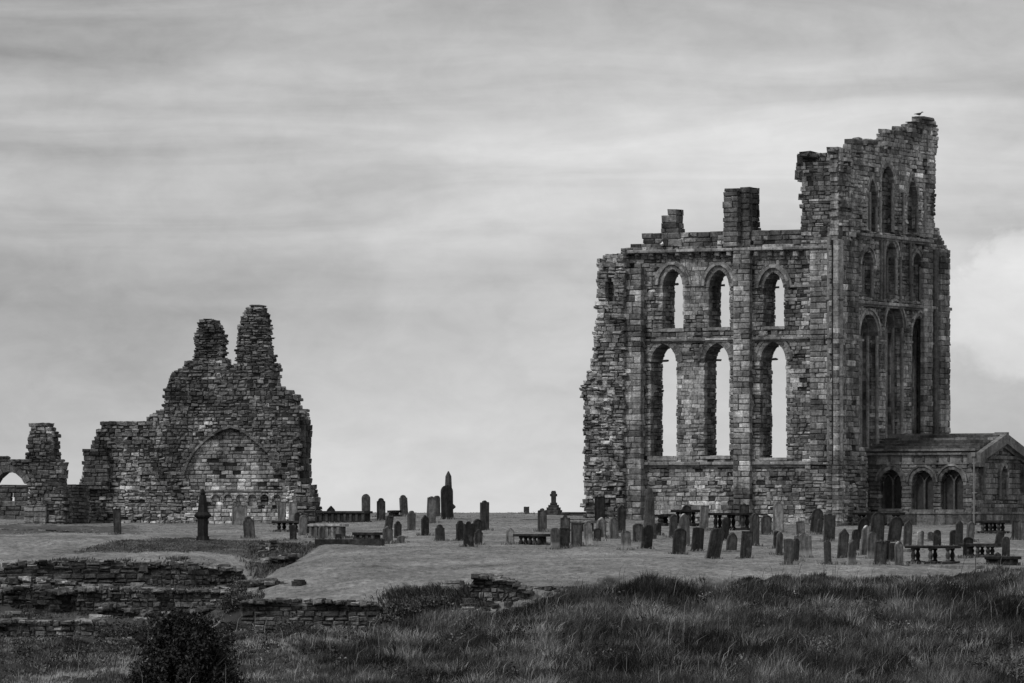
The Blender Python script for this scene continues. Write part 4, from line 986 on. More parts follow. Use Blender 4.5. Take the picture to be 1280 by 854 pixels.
HS = [
 # left, in front of the nave ruin
 (142, 152, 635, 668, 'square', K, 0, 'narrow black upright stone alone before the gable wall, left of the obelisk', 15),
 (290, 309, 629, 657, 'tab', LT, 0, 'broad pale stone with a stepped top against the blind arcade', 8),
 (304.5, 319, 645, 672, 'shoulder', DK, -2, 'dark shouldered stone in front of the broad pale one, right of the obelisk', 20),
 (347, 357, 625, 654, 'square', LT, 0, 'tall pale slab at the gable wall, left one of a pair', 20),
 (361, 372, 624, 653, 'square', VL, 0, 'tallest pale slab at the gable wall, right one of a pair, before the buttress', 25),
 (368, 374.5, 638, 653, 'round', K, 0, 'small black stone peeping over the table tomb by the buttress', 20),
 (373, 384, 643, 669, 'round', LT, 4, 'pale round-topped stone leaning right beside the balustered table tomb', 25),
 (362, 371, 655, 675, 'square', K, 0, 'short black stone in front of the table tomb near the buttress', 20),
 (398, 406, 657, 675.5, 'round', MD, 0, 'slim grey stone in front of the pale chest tomb', 30),
 (408, 419, 632, 653, 'ogee', K, 0, 'black bell-topped stone before the dark panelled tomb', 20),
 (452, 463, 617, 653, 'round', MD, 0, 'tallest round-topped stone on the skyline left of the obelisks', 25),
 (471, 482, 622, 651, 'shoulder', K, 0, 'black shouldered stone on the skyline right of the tall round one', 20),
 (499.5, 510, 618, 645, 'shoulder', MD, -6, 'grey skyline stone leaning left, next to a dark low tomb', 25),
 (509, 520, 638, 664, 'shoulder', MD, 1, 'grey stone with a nibbled top just under the leaning skyline stone', 30),
 (479, 489.5, 644, 672, 'square', DK, 5, 'dark slab leaning right behind the grey stone at the kerb end', 30),
 (478, 491, 657, 678.5, 'peak', MD, 0, 'stout grey stone at the right end of the low kerb', 30),
 (492, 502, 651, 673, 'shoulder', K, 0, 'small black stone right of the kerb end', 20),
 (496, 506, 669, 678, 'low', LT, 0, 'tiny pale stub at the foot of the small black stone', 30),
 (526, 536.5, 643, 669, 'ogee', K, -2, 'black pointed stone alone mid-lawn under the obelisk', 25),
 (544, 556.5, 655, 676, 'shoulder', DK, 0, 'squat dark stone with rounded head, lone on the lawn', 15),
 (533, 545, 620, 654, 'tab', MD, 3, 'broad grey stone in front of a twin, left of the skyline obelisk', 20),
 (541.5, 550.5, 619, 646, 'round', MD, 0, 'round stone half hidden behind the broad grey one by the obelisk', 20),
 (551.5, 567, 606, 649, 'round', K, 1, 'big black stone standing in front of the skyline obelisk', 25),
 (600, 611.5, 625, 663, 'lobed', DK, 0, 'tall dark stone with knobbed top, lone on the skyline right of the obelisk', 30),
 (570, 581.5, 650, 676, 'shoulder', K, 1, 'left black stone of the tight cluster of four on the lawn', 30),
 (579, 592.5, 651, 683, 'lobed', K, 0, 'front black stone of the tight cluster of four on the lawn', 10),
 (590.5, 602, 648, 672, 'round', K, 0, 'back black stone of the tight cluster of four on the lawn', 25),
 (592, 603, 661, 680.5, 'shoulder', DK, 2, 'lowest right stone of the tight cluster of four on the lawn', 25),
 # middle, left of and before the priory
 (632, 642.5, 659, 680.5, 'ogee', VL, 0, 'pale little stone with a ball top at the left end of the arcaded tomb', 20),
 (672, 683.5, 635, 664, 'lobed', DK, 0, 'dark fluted stone on the rise left of the priory, under the cross', 20),
 (671.5, 683, 666.5, 681, 'shoulder', DK, 0, 'low round stone in front of the arcaded tomb', 10),
 (700, 713, 643.5, 679, 'lobed', DK, 0, 'tall dark stone with round head and shoulders behind the pale row', 15),
 (688, 700, 659, 686, 'low', MD, 1, 'left grey stone of the row right of the arcaded tomb', 25, .8),
 (698.5, 711.5, 659, 685, 'square', K, 2, 'dark middle stone of the row right of the arcaded tomb', 20),
 (713.5, 728, 653, 683, 'square', DK, 1, 'wide square slab of the row right of the arcaded tomb', 15),
 (730, 741.5, 651, 682, 'shoulder', LT, 0, 'pale stone with bleached foot at the right of that row', 20, 1),
 (741.5, 751.5, 660, 676, 'low', K, 0, 'short black stone below the very dark square slab', 15),
 (743, 756.5, 620, 653, 'square', .012, 0, 'very dark square slab at the broken left foot of the priory', 12),
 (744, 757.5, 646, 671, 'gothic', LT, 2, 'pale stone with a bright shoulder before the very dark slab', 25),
 (762, 774, 646, 673, 'gothic', MD, 0, 'grey stone with a dark left edge right of the very dark slab', 35),
 (771, 782, 630, 666, 'ogee', K, 0, 'tall black stone against the left foot of the priory', 25),
 (776.5, 789, 663, 688, 'low', MD, 0, 'pale-footed grey stone standing forward on the lawn', 20, 1),
 (789, 796, 618, 648, 'gothic', MD, 0, 'slender grey stone close to the broken priory wall', 25),
 (791, 804.5, 654, 677, 'low', DK, 0, 'dark stone behind the blackest stone, left of the eroded pillar', 25),
 (801, 815.5, 655, 686, 'round', K, 2, 'blackest round stone in front of the eroded pillar', 25),
 (818, 826.5, 653, 669, 'shoulder', K, 0, 'short dark stone right of the eroded pillar', 25),
 (835.5, 846.5, 643, 672, 'round', DK, 2, 'dark round stone behind the bright-shouldered one', 35),
 (840, 857.5, 660, 693, 'low', K, 3, 'big black slab leaning right, leftmost of the front row of dark slabs', 25),
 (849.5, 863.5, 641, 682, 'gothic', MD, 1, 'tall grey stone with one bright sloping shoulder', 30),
 (864, 879.5, 659, 689, 'square', K, 5, 'black square slab leaning right, second of the front row', 25),
 (852, 864, 631, 657, 'round', K, 0, 'black round head rising behind the table tombs at the priory foot', 20),
 (873.5, 885, 631, 662, 'square', LT, 0, 'pale slab with flat top left of the dark table tomb', 25),
 (901.5, 913.5, 620, 650, 'peak', LT, 0, 'grey peaked stone rising over the dark table tomb', 30),
 (924, 937, 629, 658, 'tab', K, 0, 'black ragged-topped stone behind the right end of the dark table tomb', 15),
 (901, 910.5, 646, 676, 'shoulder', K, 0, 'dark narrow stone under the dark table tomb', 20),
 (883, 901, 659, 698, 'low', DK, 7, 'large slab with a pale panel leaning right, third of the front row', 30),
 (907.5, 921.5, 665, 690, 'gothic', DK, 5, 'smaller pointed slab leaning right, between two big front slabs', 25),
 (925.5, 940, 663, 698, 'square', K, 6, 'flat-topped black slab leaning right, last of the front row', 25),
 (937, 950, 641, 682, 'round', DK, 4, 'tall dark stone leaning right behind the last front slab', 40),
 (951, 964.5, 643, 668, 'round', DK, 0, 'stout dark round stone left of the tall pale one', 15),
 (966, 980, 626, 665, 'gothic', VL, 0, 'tall pale pointed stone before the corner pier of the priory', 15),
 (966, 975, 663, 685, 'round', K, 1, 'small black round stone behind a slim grey one', 30),
 (969, 978, 664, 694, 'gothic', MD, 0, 'slim grey stone in front of a small black one', 25),
 (979.5, 991.5, 673, 705, 'square', MD, 0, 'plain square-topped grey stone nearest the long grass', 15),
 (989.5, 998, 672, 701, 'shoulder', DK, 0, 'dark stone tucked right behind the plain square one', 30),
 (993, 1015, 666, 696, 'tab', LT, 0, 'double-width pale stone with a scalloped top', 10, 1),
 (995, 1006, 651, 669, 'square', MD, -3, 'small tapering stone above the double-width one', 15),
 # right, before the corner pier and the chapel
 (1013, 1027.5, 635, 666, 'round', K, 10, 'black stone leaning far right by the corner pier', 20),
 (1020, 1028.5, 648, 668, 'round', DK, 8, 'thin stone leaning beside the black leaner at the corner pier', 25),
 (1029, 1044, 643, 676, 'square', DK, 1, 'broad dark slab between the corner pier and the pointed row', 20),
 (1030, 1039.5, 676, 705, 'low', DK, 0, 'slim dark upright in the front line, alone', 20),
 (1046, 1059.5, 660, 697, 'ogee', DK, 2, 'dark stone with a pointed head behind the slim front ones', 25),
 (1058, 1069.5, 674, 705, 'gothic', MD, 0, 'slim grey front stone with pale foot', 30, 1),
 (1063, 1075, 661, 688, 'round', K, 4, 'dark round stone half behind the slim grey front stone', 35),
 (1074.5, 1087, 656, 694, 'gothic', LT, 4, 'tall grey stone with a bright left edge leaning right', 35),
 (1071, 1086, 646, 674, 'gothic', .014, 6, 'black pointed stone deep in the group under the first chapel window', 25),
 (1083, 1096.5, 664, 698, 'round', MD, 1, 'grey round stone with pale foot in the crowded group', 30, .8),
 (1087, 1105, 639, 678, 'round', K, 2, 'biggest black stone under the first chapel window', 20),
 (1092, 1107.5, 674, 705, 'tab', DK, 1, 'broad front stone with a recessed panel before the crowded group', 20),
 (1104.5, 1112, 675, 702, 'square', K, 0, 'thin black slab edge-on in the front line', 40),
 (1109, 1126, 645, 678, 'round', K, 5, 'large black stone leaning right under the second chapel window', 20),
 (1111, 1119, 678, 702, 'square', DK, 0, 'narrow dark stone left of the bright-topped one', 30),
 (1118, 1129.5, 676, 707, 'gothic', MD, 0, 'grey stone with a bright peaked top at the table tomb end', 20),
 (1129, 1140.5, 650, 683, 'ogee', DK, 5, 'dark pointed stone leaning right behind the table tomb end', 30),
 (1145, 1154.5, 663, 684, 'low', LT, 2, 'short pale stone with a bright top behind the table tomb', 25),
 (1159.5, 1167, 664, 676, 'round', MD, 0, 'tiny round head left of the dark stone behind the table tomb', 20),
 (1166, 1177, 662, 684, 'round', K, -1, 'dark round stone behind the middle of the table tomb', 25),
 (1194, 1203.5, 650, 684, 'ogee', DK, 0, 'tall dark stone of the pair behind the right table tomb end', 25),
 (1186.5, 1198, 662, 684, 'round', K, 0, 'short dark stone of the pair behind the right table tomb end', 25),
 (1203, 1216.5, 671, 697, 'low', .014, 1, 'square black stone between the two table tombs', 20),
 (1207.5, 1218, 651, 677, 'gothic', MD, 5, 'grey stone leaning right at the foot of the drainpipe', 30),
 (1243, 1254, 665, 684, 'square', K, 12, 'small dark slab tipping strongly to the right', 20),
 (1252, 1262.5, 670, 697, 'round', DK, 0, 'dark round stone behind the low dark tomb at the right edge', 25),
 (1243, 1251.5, 690, 706, 'peak', DK, 0, 'small gabled stone in front of the low dark tomb', 20),
 (1264, 1275, 650, 674, 'square', DK, 0, 'dark slab by the chapel gable at the right edge', 20),
 (1273, 1286, 651, 675, 'square', MD, 0, 'stone cut by the right picture edge by the chapel gable', 20),
]
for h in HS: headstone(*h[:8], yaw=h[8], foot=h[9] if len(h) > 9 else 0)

# an old weathered pillar
b = B(); D = gD(812, 674); c = at(812, 674, D); c.z = ground(812, D) - .1
k = D / FPX
lathe(b, c, [(.36, 0), (.34, .35), (.30, .4), (.27, .9), (.24, 1.5), (.22, 2.1), (.17, 2.45), (.09, 2.62)], .06, 10)
o = b.build('stone_pillar', M_GRAVE); tag(o, 'tall eroded pale pillar among the dark stones before the priory', 'pillar')
for v in o.data.vertices: v.co += noise.noise_vector(Vector(v.co) * 2.5) * .06

def local(px, yb, yaw=28, D=None):
    D = D or gD(px, yb); p = at(px, yb, D); p.z = ground(px, D); a = R(yaw)
    return Frame(p, (math.cos(a), -math.sin(a), 0), (-math.sin(a), -math.cos(a), 0)), D / FPX
BAL = [(.11, 0), (.11, .08), (.07, .12), (.10, .24), (.115, .32), (.09, .44), (.06, .52), (.075, .58), (.11, .62), (.11, .70)]
def table_tomb(x0, x1, yt, yb, label, tone=DK, pairs=3, yaw=28, plinth=True, wd=.85, arc=False):
    F, k = local((x0 + x1) / 2, yb, yaw); a = R(yaw)
    Lg = ((x1 - x0) * k - wd * math.sin(a)) / math.cos(a); h = (yb - yt) * k
    e = empty('table_tomb', F.o, label, 'tomb', 'raised tombs in the churchyard')
    ov = F.o.copy()
    F = Frame(F.o, F.eu, F.en)
    P0 = Frame((F.o.x, F.o.y, 0), F.eu, F.en); z = F.o.z
    b = B(); block(b, P0, -Lg / 2, Lg / 2, z + h - .13, z + h, -wd / 2, wd / 2, tone, .012, .03)
    b.build('tomb_slab', M_GRAVE, e)
    zb = z - .15
    if plinth:
        b = B()
        for i in range(pairs):
            u = -Lg / 2 + .35 + (Lg - .7) * i / max(1, pairs - 1)
            block(b, P0, u - .32, u + .32, z - .2, z + .12, -wd / 2 + .05, wd / 2 - .05, tone * .9, .02, .04)
        b.build('plinth', M_GRAVE, e); zb = z + .11
    hl = z + h - .12 - zb
    for i in range(pairs):
        u = -Lg / 2 + .35 + (Lg - .7) * i / max(1, pairs - 1)
        for du, n in ((0, wd * .3), (0, -wd * .3)):
            b = B(); p = P0.P(u + (0 if arc else du), zb, n)
            lathe(b, p, [(r * 1.0, q / .7 * hl) for r, q in BAL], stone_tone(tone * 1.2, .2), 9)
            b.build('leg', M_GRAVE, e)
    if arc:
        b = B()
        for i in range(pairs - 1):
            ua = -Lg / 2 + .35 + (Lg - .7) * i / max(1, pairs - 1); ub = -Lg / 2 + .35 + (Lg - .7) * (i + 1) / max(1, pairs - 1)
            for n in (wd * .28, -wd * .28):
                hw = (ub - ua) / 2 - .07
                voussoirs(b, P0, arc_pts((ua + ub) / 2, hw, z + h - .14 - hw * .9, hw, 5), (ua + ub) / 2, z + h - .2 - hw, .1, n - .06, n + .06, tone, .005, 1, 0)
        b.build('arcade', M_GRAVE, e)
    return e
def chest_tomb(x0, x1, yt, yb, label, tone, panel, yaw=28, wd=.9, lidtone=None, cat='tomb', legs=6):
    F, k = local((x0 + x1) / 2, yb, yaw); a = R(yaw)
    Lg = ((x1 - x0) * k - wd * math.sin(a)) / math.cos(a); h = (yb - yt) * k
    e = empty('chest_tomb', F.o, label, 'tomb', 'raised tombs in the churchyard'); P0 = Frame((F.o.x, F.o.y, 0), F.eu, F.en); z = F.o.z
    b = B(); box(b, P0, -Lg / 2 + .12, Lg / 2 - .12, z - .3, z + h - .13, -wd / 2 + .1, wd / 2 - .1, tone * .7)
    b.build('tomb_chest', M_GRAVE, e)
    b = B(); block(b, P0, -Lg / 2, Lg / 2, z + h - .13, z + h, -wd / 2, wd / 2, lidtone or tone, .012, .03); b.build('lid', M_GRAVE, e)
    b = B()
    for i in range(legs):
        u = -Lg / 2 + .14 + (Lg - .28) * i / (legs - 1)
        box(b, P0, u - .07, u + .07, z - .2, z + h - .135, wd / 2 - .2, wd / 2 - .05, panel)
    box(b, P0, -Lg / 2 + .03, Lg / 2 - .03, z - .2, z + .1, -wd / 2 + .04, wd / 2 - .03, tone * .9)
    b.build('side_panel', M_GRAVE, e)
    return e
table_tomb(339, 394, 651, 665.5, 'table tomb on baluster legs at the foot of the gable wall buttress', K, 3)
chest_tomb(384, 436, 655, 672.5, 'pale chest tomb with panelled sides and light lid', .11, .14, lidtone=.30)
chest_tomb(397, 466, 639, 653.5, 'dark panelled tomb crossing behind the bell-topped and tall round stones', .03, .05, legs=8)
chest_tomb(440, 479, 665.5, 675, 'low dark tomb with a gap in its side beside the kerb', .03, .06, legs=4)
chest_tomb(484, 502, 638, 646, 'little dark wedge of a tomb on the skyline beside the leaning stone', .02, .02, legs=2)
table_tomb(641, 690, 667.5, 681, 'low arcaded table tomb with small pointed arches, left of the priory', K, 5, arc=True, plinth=False)
chest_tomb(712, 746, 651, 664, 'dark tomb with a pale top edge behind the row of stones', .02, .02, lidtone=.15)
table_tomb(815, 842, 643, 657, 'small table tomb at the priory foot right of the eroded pillar', K, 2)
table_tomb(838, 876, 637.5, 657, 'black balustered tomb under the black round head at the priory foot', .016, 3)
table_tomb(885, 943, 641, 663, 'dark table tomb with a wide thin slab before the middle buttress', .016, 3)
table_tomb(1066, 1131, 640.5, 657, 'long dark slab tomb under the first chapel window sill', .018, 3)
table_tomb(1131, 1201, 682, 705, 'large table tomb on three pairs of stout balusters, nearest the long grass', .03, 3)
table_tomb(1199, 1251, 679.5, 697, 'table tomb with a light top right of the square black stone', .04, 3)
table_tomb(1219, 1263, 650.5, 667, 'table tomb close under the chapel gable', K, 3)
# the low dark tomb with a coffin shaped lid, and kerbs and ledgers flat in the grass
chest_tomb(1230, 1277, 695.5, 706, 'low dark tomb with overhanging lid at the right edge', .02, .02, legs=3)
def flat(name, x0, x1, yt, yb, label, tone, wd, cat='kerb', yaw=28):
    F, k = local((x0 + x1) / 2, yb, yaw); a = R(yaw); Lg = ((x1 - x0) * k - wd * math.sin(a)) / math.cos(a); h = (yb - yt) * k
    P0 = Frame((F.o.x, F.o.y, 0), F.eu, F.en); z = F.o.z; b = B()
    n = max(1, int(Lg / 1.5)); 
    for i in range(n):
        block(b, P0, -Lg / 2 + Lg * i / n + .006, -Lg / 2 + Lg * (i + 1) / n - .006, z - .25, z + h, -wd / 2, wd / 2, stone_tone(tone, .15, 0, 0), .015, .03)
    tag(b.build(name, M_GRAVE), label, cat)
flat('grave_kerb', 393, 481, 674, 681, 'long dark kerb along the top of the lawn slope, left', .03, .5, yaw=14)
flat('ledger_slab', 1162, 1231, 706.5, 709.5, 'pale flat slab in the grass in front of the large table tomb', .2, 1.0)
flat('ledger_slab', 340, 384, 676, 678, 'pale strip of stone on the mound left of the kerb', .22, .5, yaw=10)
flat('ledger_slab', 1244, 1282, 711, 713.5, 'dark flat slab in the grass at the right edge', .03, .6)
flat('ledger_slab', 878, 931, 688, 690, 'pale slab lying between the leaning front slabs', .2, .5, yaw=5)
flat('ledger_slab', 1124, 1142, 686, 690, 'pale slab end poking out left of the large table tomb', .18, .6)

# obelisks, the cross, a chimney pot of a stone
def obelisk(px, yt, yb, ymid, wtop, wmid, wflange, wbase, label, tone, yaw=30, ball=False, gd=None):
    F, k = local(px, yb, yaw, gd); e = empty('obelisk', F.o, label, 'obelisk'); P0 = Frame((F.o.x, F.o.y, 0), F.eu, F.en); z = F.o.z
    f = 1 / (math.cos(R(yaw)) + math.sin(R(yaw)))
    W = lambda w: w * k * f / 2
    def tap(b, w0, w1, z0, z1, t): 
        b.add([P0.P(su * w, q, sn * w) for q, w in ((z0, w0), (z1, w1)) for su, sn in ((-1, 1), (1, 1), (1, -1), (-1, -1))], BOXF, t)
    zm = z + (yb - ymid) * k; zt = z + (yb - yt) * k
    b = B(); tap(b, W(wbase), W(wbase), z - .3, zm - .12, tone); tap(b, W(wbase) * 1.25, W(wbase) * 1.2, z - .3, z + .22, tone); b.build('pedestal', M_GRAVE, e)
    b = B(); tap(b, W(wbase) * 1.02, W(wflange), zm - .14, zm - .02, tone); tap(b, W(wflange), W(wflange), zm - .02, zm + .05, tone * .9); tap(b, W(wflange), W(wmid) * 1.05, zm + .05, zm + .2, tone); b.build('cornice', M_GRAVE, e)
    b = B(); zc = zt - (.28 if not ball else .3); tap(b, W(wmid), W(wtop), zm + .18, zc, tone * 1.1)
    if ball: lathe(b, P0.P(0, zc, 0), [(W(wtop) * .9, 0), (W(wtop) * 1.15, .1), (W(wtop) * .8, .2), (W(wtop) * .3, .3)], tone, 10)
    else: tap(b, W(wtop), .02, zc, zt, tone)
    b.build('shaft', M_GRAVE, e)
obelisk(253.5, 611, 676, 645, 8, 13, 21, 13, 'black round-tipped obelisk with a flared collar, alone on the mound at left', .018, ball=True)
obelisk(560.5, 589, 648, 634, 7.5, 10.5, 18, 11, 'tall pointed obelisk on the skyline behind the big black stone', .06)
F, k = local(692, 641.5, 15, 322); e = empty('stone_cross', F.o, 'stone cross on a stepped base against the sky left of the priory', 'cross')
P0 = Frame((F.o.x, F.o.y, 0), F.eu, F.en); z = F.o.z + .15
b = B()
for w, z0, z1 in ((.40, -.6, .13), (.33, .13, .28), (.25, .28, .42), (.17, .42, .55)): block(b, P0, -w, w, z + z0, z + z1, -w, w, .05, .01, .03)
b.build('stepped_base', M_GRAVE, e)
b = B(); block(b, P0, -.125, .125, z + .55, z + 1.16, -.09, .09, .045, .008, .02); block(b, P0, -.19, .19, z + .90, z + 1.05, -.085, .085, .045, .008, .02)
block(b, P0, -.10, .10, z + 1.16, z + 1.22, -.08, .08, .045, .008, .02); b.build('cross_shaft', M_GRAVE, e)
headstone(655.5, 660.5, 635, 645, 'square', DK, 0, 'tiny post on the skyline left of the cross', 10, t=.2, D=326)
headstone(421.5, 424, 667, 675, 'square', K, 0, 'tiny dark peg in the kerb beside the pale chest tomb', 10, t=.1)

# two gulls on the walls
def gull(pos, yaw, label, tone_body, s=1.0):
    """body, neck, head and bill as one loft along the bird, wings folded, legs down to the stone"""
    sec = [(-.30, .16, .012, .02), (-.22, .165, .045, .02), (-.12, .165, .075, .06), (0, .16, .09, .085), (.09, .175, .08, .08), (.14, .22, .05, .055), (.17, .27, .042, .045), (.205, .285, .045, .042), (.24, .285, .03, .03), (.26, .28, .014, .014), (.31, .272, .006, .008)]
    n = 12; vs = []; fs = []
    for x, z, ry, rz in sec:
        for i in range(n):
            a = 2 * math.pi * i / n; vs.append((x, ry * math.cos(a), z + rz * math.sin(a)))
    for k in range(len(sec) - 1):
        for i in range(n): fs.append((k * n + i, k * n + (i + 1) % n, (k + 1) * n + (i + 1) % n, (k + 1) * n + i))
    fs += [tuple(range(n - 1, -1, -1)), tuple(range((len(sec) - 1) * n, len(sec) * n))]
    b = B(); b.add(vs, fs, tone_body)
    for sd in (-1, 1):
        tube(b, (.01, sd * .035, .10), (.02, sd * .035, .0), .008, .006, .06, 6)
        b.add([(.0, sd * .035 - .02, .0), (.07, sd * .035 - .03, .0), (.07, sd * .035 + .03, .0), (.0, sd * .035, .015)], [(0, 1, 2), (0, 1, 3), (1, 2, 3), (0, 2, 3)], .06)
    o = b.build('gull', M_BIRD, smooth=True)
    w = B()
    for sd in (-1, 1):
        w.add([(.08, sd * .085, .20), (-.02, sd * .098, .14), (-.16, sd * .075, .14), (-.36, sd * .02, .165), (-.2, sd * .05, .20), (-.04, sd * .08, .225), (-.1, sd * .115, .18)],
              [(0, 1, 6), (1, 2, 6), (2, 3, 6), (3, 4, 6), (4, 5, 6), (5, 0, 6)], tone_body * .5)
    wo = w.build('wing', M_BIRD, o)
    o.location = pos; o.rotation_euler = (0, 0, yaw); o.scale = (s, s, s)
    return tag(o, label, 'bird')
M_BIRD, t, p = new_mat('feathers'); t.links.new(MA(t, 'MULTIPLY', attr(t, 'tone'), ramp(t, tex(t, 12, 3, .6), [(.3, .85), (.7, 1.1)])), p.inputs['Base Color'])
q = FE.uv(1155, 146); pp = FE.P(q[0], q[1] + .02, -.3)
gull(pp, R(-12), 'dark gull standing on the topmost stones of the tower', .06, .85)
G = FS.off(.18); q = G.uv(827.5, 309.5); pp = G.P(q[0], q[1], 0)
gull(pp, R(80), 'small white gull on the wall ledge beside the square stump', .75)

# ------------------------------------------------------------------ vegetation
def foliage_mat(name, trans=.25):
    m, t, p = new_mat(name)
    t.links.new(attr(t, 'tone'), p.inputs['Base Color']); p.inputs['Roughness'].default_value = .8; p.inputs['Specular IOR Level'].default_value = .1
    return m
M_BLADE = foliage_mat('grass_blade'); M_LEAF = foliage_mat('leaf')
def mesh_from(name, vs, quads, tris, tone, mat):
    m = bpy.data.meshes.new(name); m.vertices.add(len(vs)); m.vertices.foreach_set('co', vs.astype(np.float32).ravel())
    nl = quads.size + tris.size; m.loops.add(nl)
    m.loops.foreach_set('vertex_index', np.concatenate([quads.ravel(), tris.ravel()]).astype(np.int32))
    m.polygons.add(len(quads) + len(tris))
    st = np.concatenate([np.arange(len(quads)) * 4, quads.size + np.arange(len(tris)) * 3]); m.polygons.foreach_set('loop_start', st.astype(np.int32))
    m.polygons.foreach_set('loop_total', np.concatenate([np.full(len(quads), 4), np.full(len(tris), 3)]).astype(np.int32))
    m.update(calc_edges=True)
    a = m.attributes.new('tone', 'FLOAT', 'POINT'); a.data.foreach_set('value', tone.astype(np.float32)); m.materials.append(mat)
    o = bpy.data.objects.new(name, m); COL.objects.link(o); return o
def blades(name, x, y, z, h, w, lean_x, lean_y, tone, mat, mid=.55):
    """bent blades: a quad below, a triangle to the tip"""
    n = len(x); ang = np.random.uniform(-.9, .9, n); cx, sx = np.cos(ang) * w / 2, np.sin(ang) * w / 2
    base = np.stack([x, y, z - .03], 1); side = np.stack([cx, sx, np.zeros(n)], 1)
    up1 = np.stack([lean_x * h * .28, lean_y * h * .28, h * mid], 1); up2 = np.stack([lean_x * h, lean_y * h, h * (1 - .25 * np.clip(np.abs(lean_x), 0, 1.2))], 1)
    vs = np.stack([base - side, base + side, base + up1 + side * .8, base + up1 - side * .8, base + up2], 1).reshape(-1, 3)
    k = np.arange(n)[:, None] * 5
    return mesh_from(name, vs, k + np.array([[0, 1, 2, 3]]), k + np.array([[3, 2, 4]]), np.repeat(tone, 5), mat)
def jx(px, D): return (px - 640) / FPX * D

def hummock(px, x, D): return ((fbm(x * .35, D * .35, 21) - .5) * 1.28 + (fbm(x * 1.6, D * 1.6, 22) - .5) * .48) * rough_mask(px, D) * np.clip((D - 200) / 6, 0, 1)
rs = np.random.RandomState(3)
# the rough bank
NB = 510000
D = 199 + 51.5 * rs.rand(NB) ** .92; px = rs.uniform(-200, 1480, NB)
rm = rough_mask(px, D)
edge = rough_edge(px)
keep = rs.rand(NB) < rm
# left foot of the walls: shorter, paler, patchier
leftness = np.clip((480 - px) / 140, 0, 1)
x = jx(px, D)
cl = fbm(x * .55, D * .5, 41); cl2 = fbm(x * 1.8, D * 1.3, 42); dry = fbm(x * .33 + 7, D * .42, 43, 5)
keep &= rs.rand(NB) < np.clip(.35 + 1.3 * (cl2 - .25), .1, 1)
px, D, x, cl, cl2, dry, leftness, edge = [q[keep] for q in (px, D, x, cl, cl2, dry, leftness, edge)]
n = len(x)
z = gz(px, D) + hummock(px, x, D)
near_edge = np.clip((edge - D) / 5.0, .28, 1)
h = (.10 + .55 * np.clip((cl - .3) * 2.6, 0, 1) ** 1.3 + .25 * rs.rand(n)) * (1 - .72 * leftness) * near_edge
w = rs.uniform(.012, .028, n) * np.clip(.55 + (D - 200) / 60, .55, 1.1)
paleness = np.clip((dry - .53) * 5.5, 0, 1) * (.4 + .6 * rs.rand(n)) + leftness * np.clip((dry - .40) * 4, 0, 1) * .5
tone = .036 * np.exp(rs.normal(0, .4, n)) * np.exp((cl2 - .5) * 3.6) * np.exp((fbm(x * .22 + 3, D * .26, 48, 3) - .5) * 4.6) * np.exp((fbm(x * .9 + 3, D * .7, 46, 3) - .5) * 3.2) + .22 * np.clip(paleness, 0, 1) * rs.rand(n) ** .6
tone = np.where(rs.rand(n) < .014, .26, tone)
wind = .35 + .5 * (fbm(x * .8, D * .8, 44) - .3)
lx = rs.normal(0, .34, n) + wind * .5; ly = rs.normal(0, .4, n)
flat_ = fbm(x * .5 + 20, D * .6, 45) > .60; h = np.where(flat_, h * .45, h); tone = np.where(flat_, tone * 1.5, tone * .82)
gr = blades('rough_grass', x, D, z, h, w, lx, ly, np.clip(tone, .008, .3), M_BLADE)
tag(gr, 'long windblown grass of the bank in front', 'grass', kind='stuff')
# tussocks: clumps of blades springing from one root, some bleached, some dark
NT = 7300
tD = 200 + 49.5 * rs.rand(NT); tp = rs.uniform(-200, 1480, NT); k = rs.rand(NT) < rough_mask(tp, tD); tp, tD = tp[k], tD[k]; NT = len(tp)
tx = jx(tp, tD); big = rs.rand(NT) ** 1.6; per = 80
left_ = np.clip((520 - tp) / 160, 0, 1)
pal = rs.rand(NT) < np.clip((fbm(tx * .3 + 7, tD * .4, 43, 5) - .44) * 3.2, .03, .6) + left_ * .25
tt = np.where(pal, rs.uniform(.09, .26, NT), rs.uniform(.010, .045, NT)) * np.exp((fbm(tx * .22 + 3, tD * .26, 48, 3) - .5) * 3.4) * np.exp((fbm(tx * .9 + 3, tD * .7, 46, 3) - .5) * 2.4); hh = (.22 + .6 * big) * np.clip((rough_edge(tp) - tD) / 4.5, .4, 1) * (1 - .7 * left_)
rad = .08 + .28 * big
X_ = np.repeat(tx, per) + rs.normal(0, 1, NT * per) * np.repeat(rad, per); Y_ = np.repeat(tD, per) + rs.normal(0, 1, NT * per) * np.repeat(rad, per)
out_ = (X_ - np.repeat(tx, per)) / np.repeat(rad, per)
P_ = 640 + X_ / Y_ * FPX; n = len(X_)
tg = blades('tussock_grass', X_, Y_, gz(P_, Y_) + hummock(P_, X_, Y_), np.repeat(hh, per) * rs.uniform(.45, 1.1, n), rs.uniform(.010, .026, n), out_ * .30 + rs.normal(.12, .24, n), rs.normal(0, .3, n), np.clip(np.repeat(tt, per) * np.exp(rs.normal(0, .35, n)), .008, .36), M_BLADE)
tag(tg, 'tussocks of coarse grass on the bank, bleached and dark', 'grass', kind='stuff')
# seed stalks standing over it
ns = 2600; D = 200 + 48 * rs.rand(ns); px = rs.uniform(-200, 1480, ns); k = (rough_mask(px, D) > .5) & (rs.rand(ns) < np.clip(px / 900, .15, 1)); px, D = px[k], D[k]; x = jx(px, D); ns = len(x)
z = gz(px, D) + hummock(px, x, D)
st_ = blades('seed_stalks', x, D, z, rs.uniform(.7, 1.25, ns), rs.uniform(.018, .03, ns), rs.normal(.25, .25, ns), rs.normal(0, .15, ns), np.where(rs.rand(ns) < .35, .2, .05), M_BLADE, .6)
tag(st_, 'tall thin seed stalks over the bank', 'grass', kind='stuff')
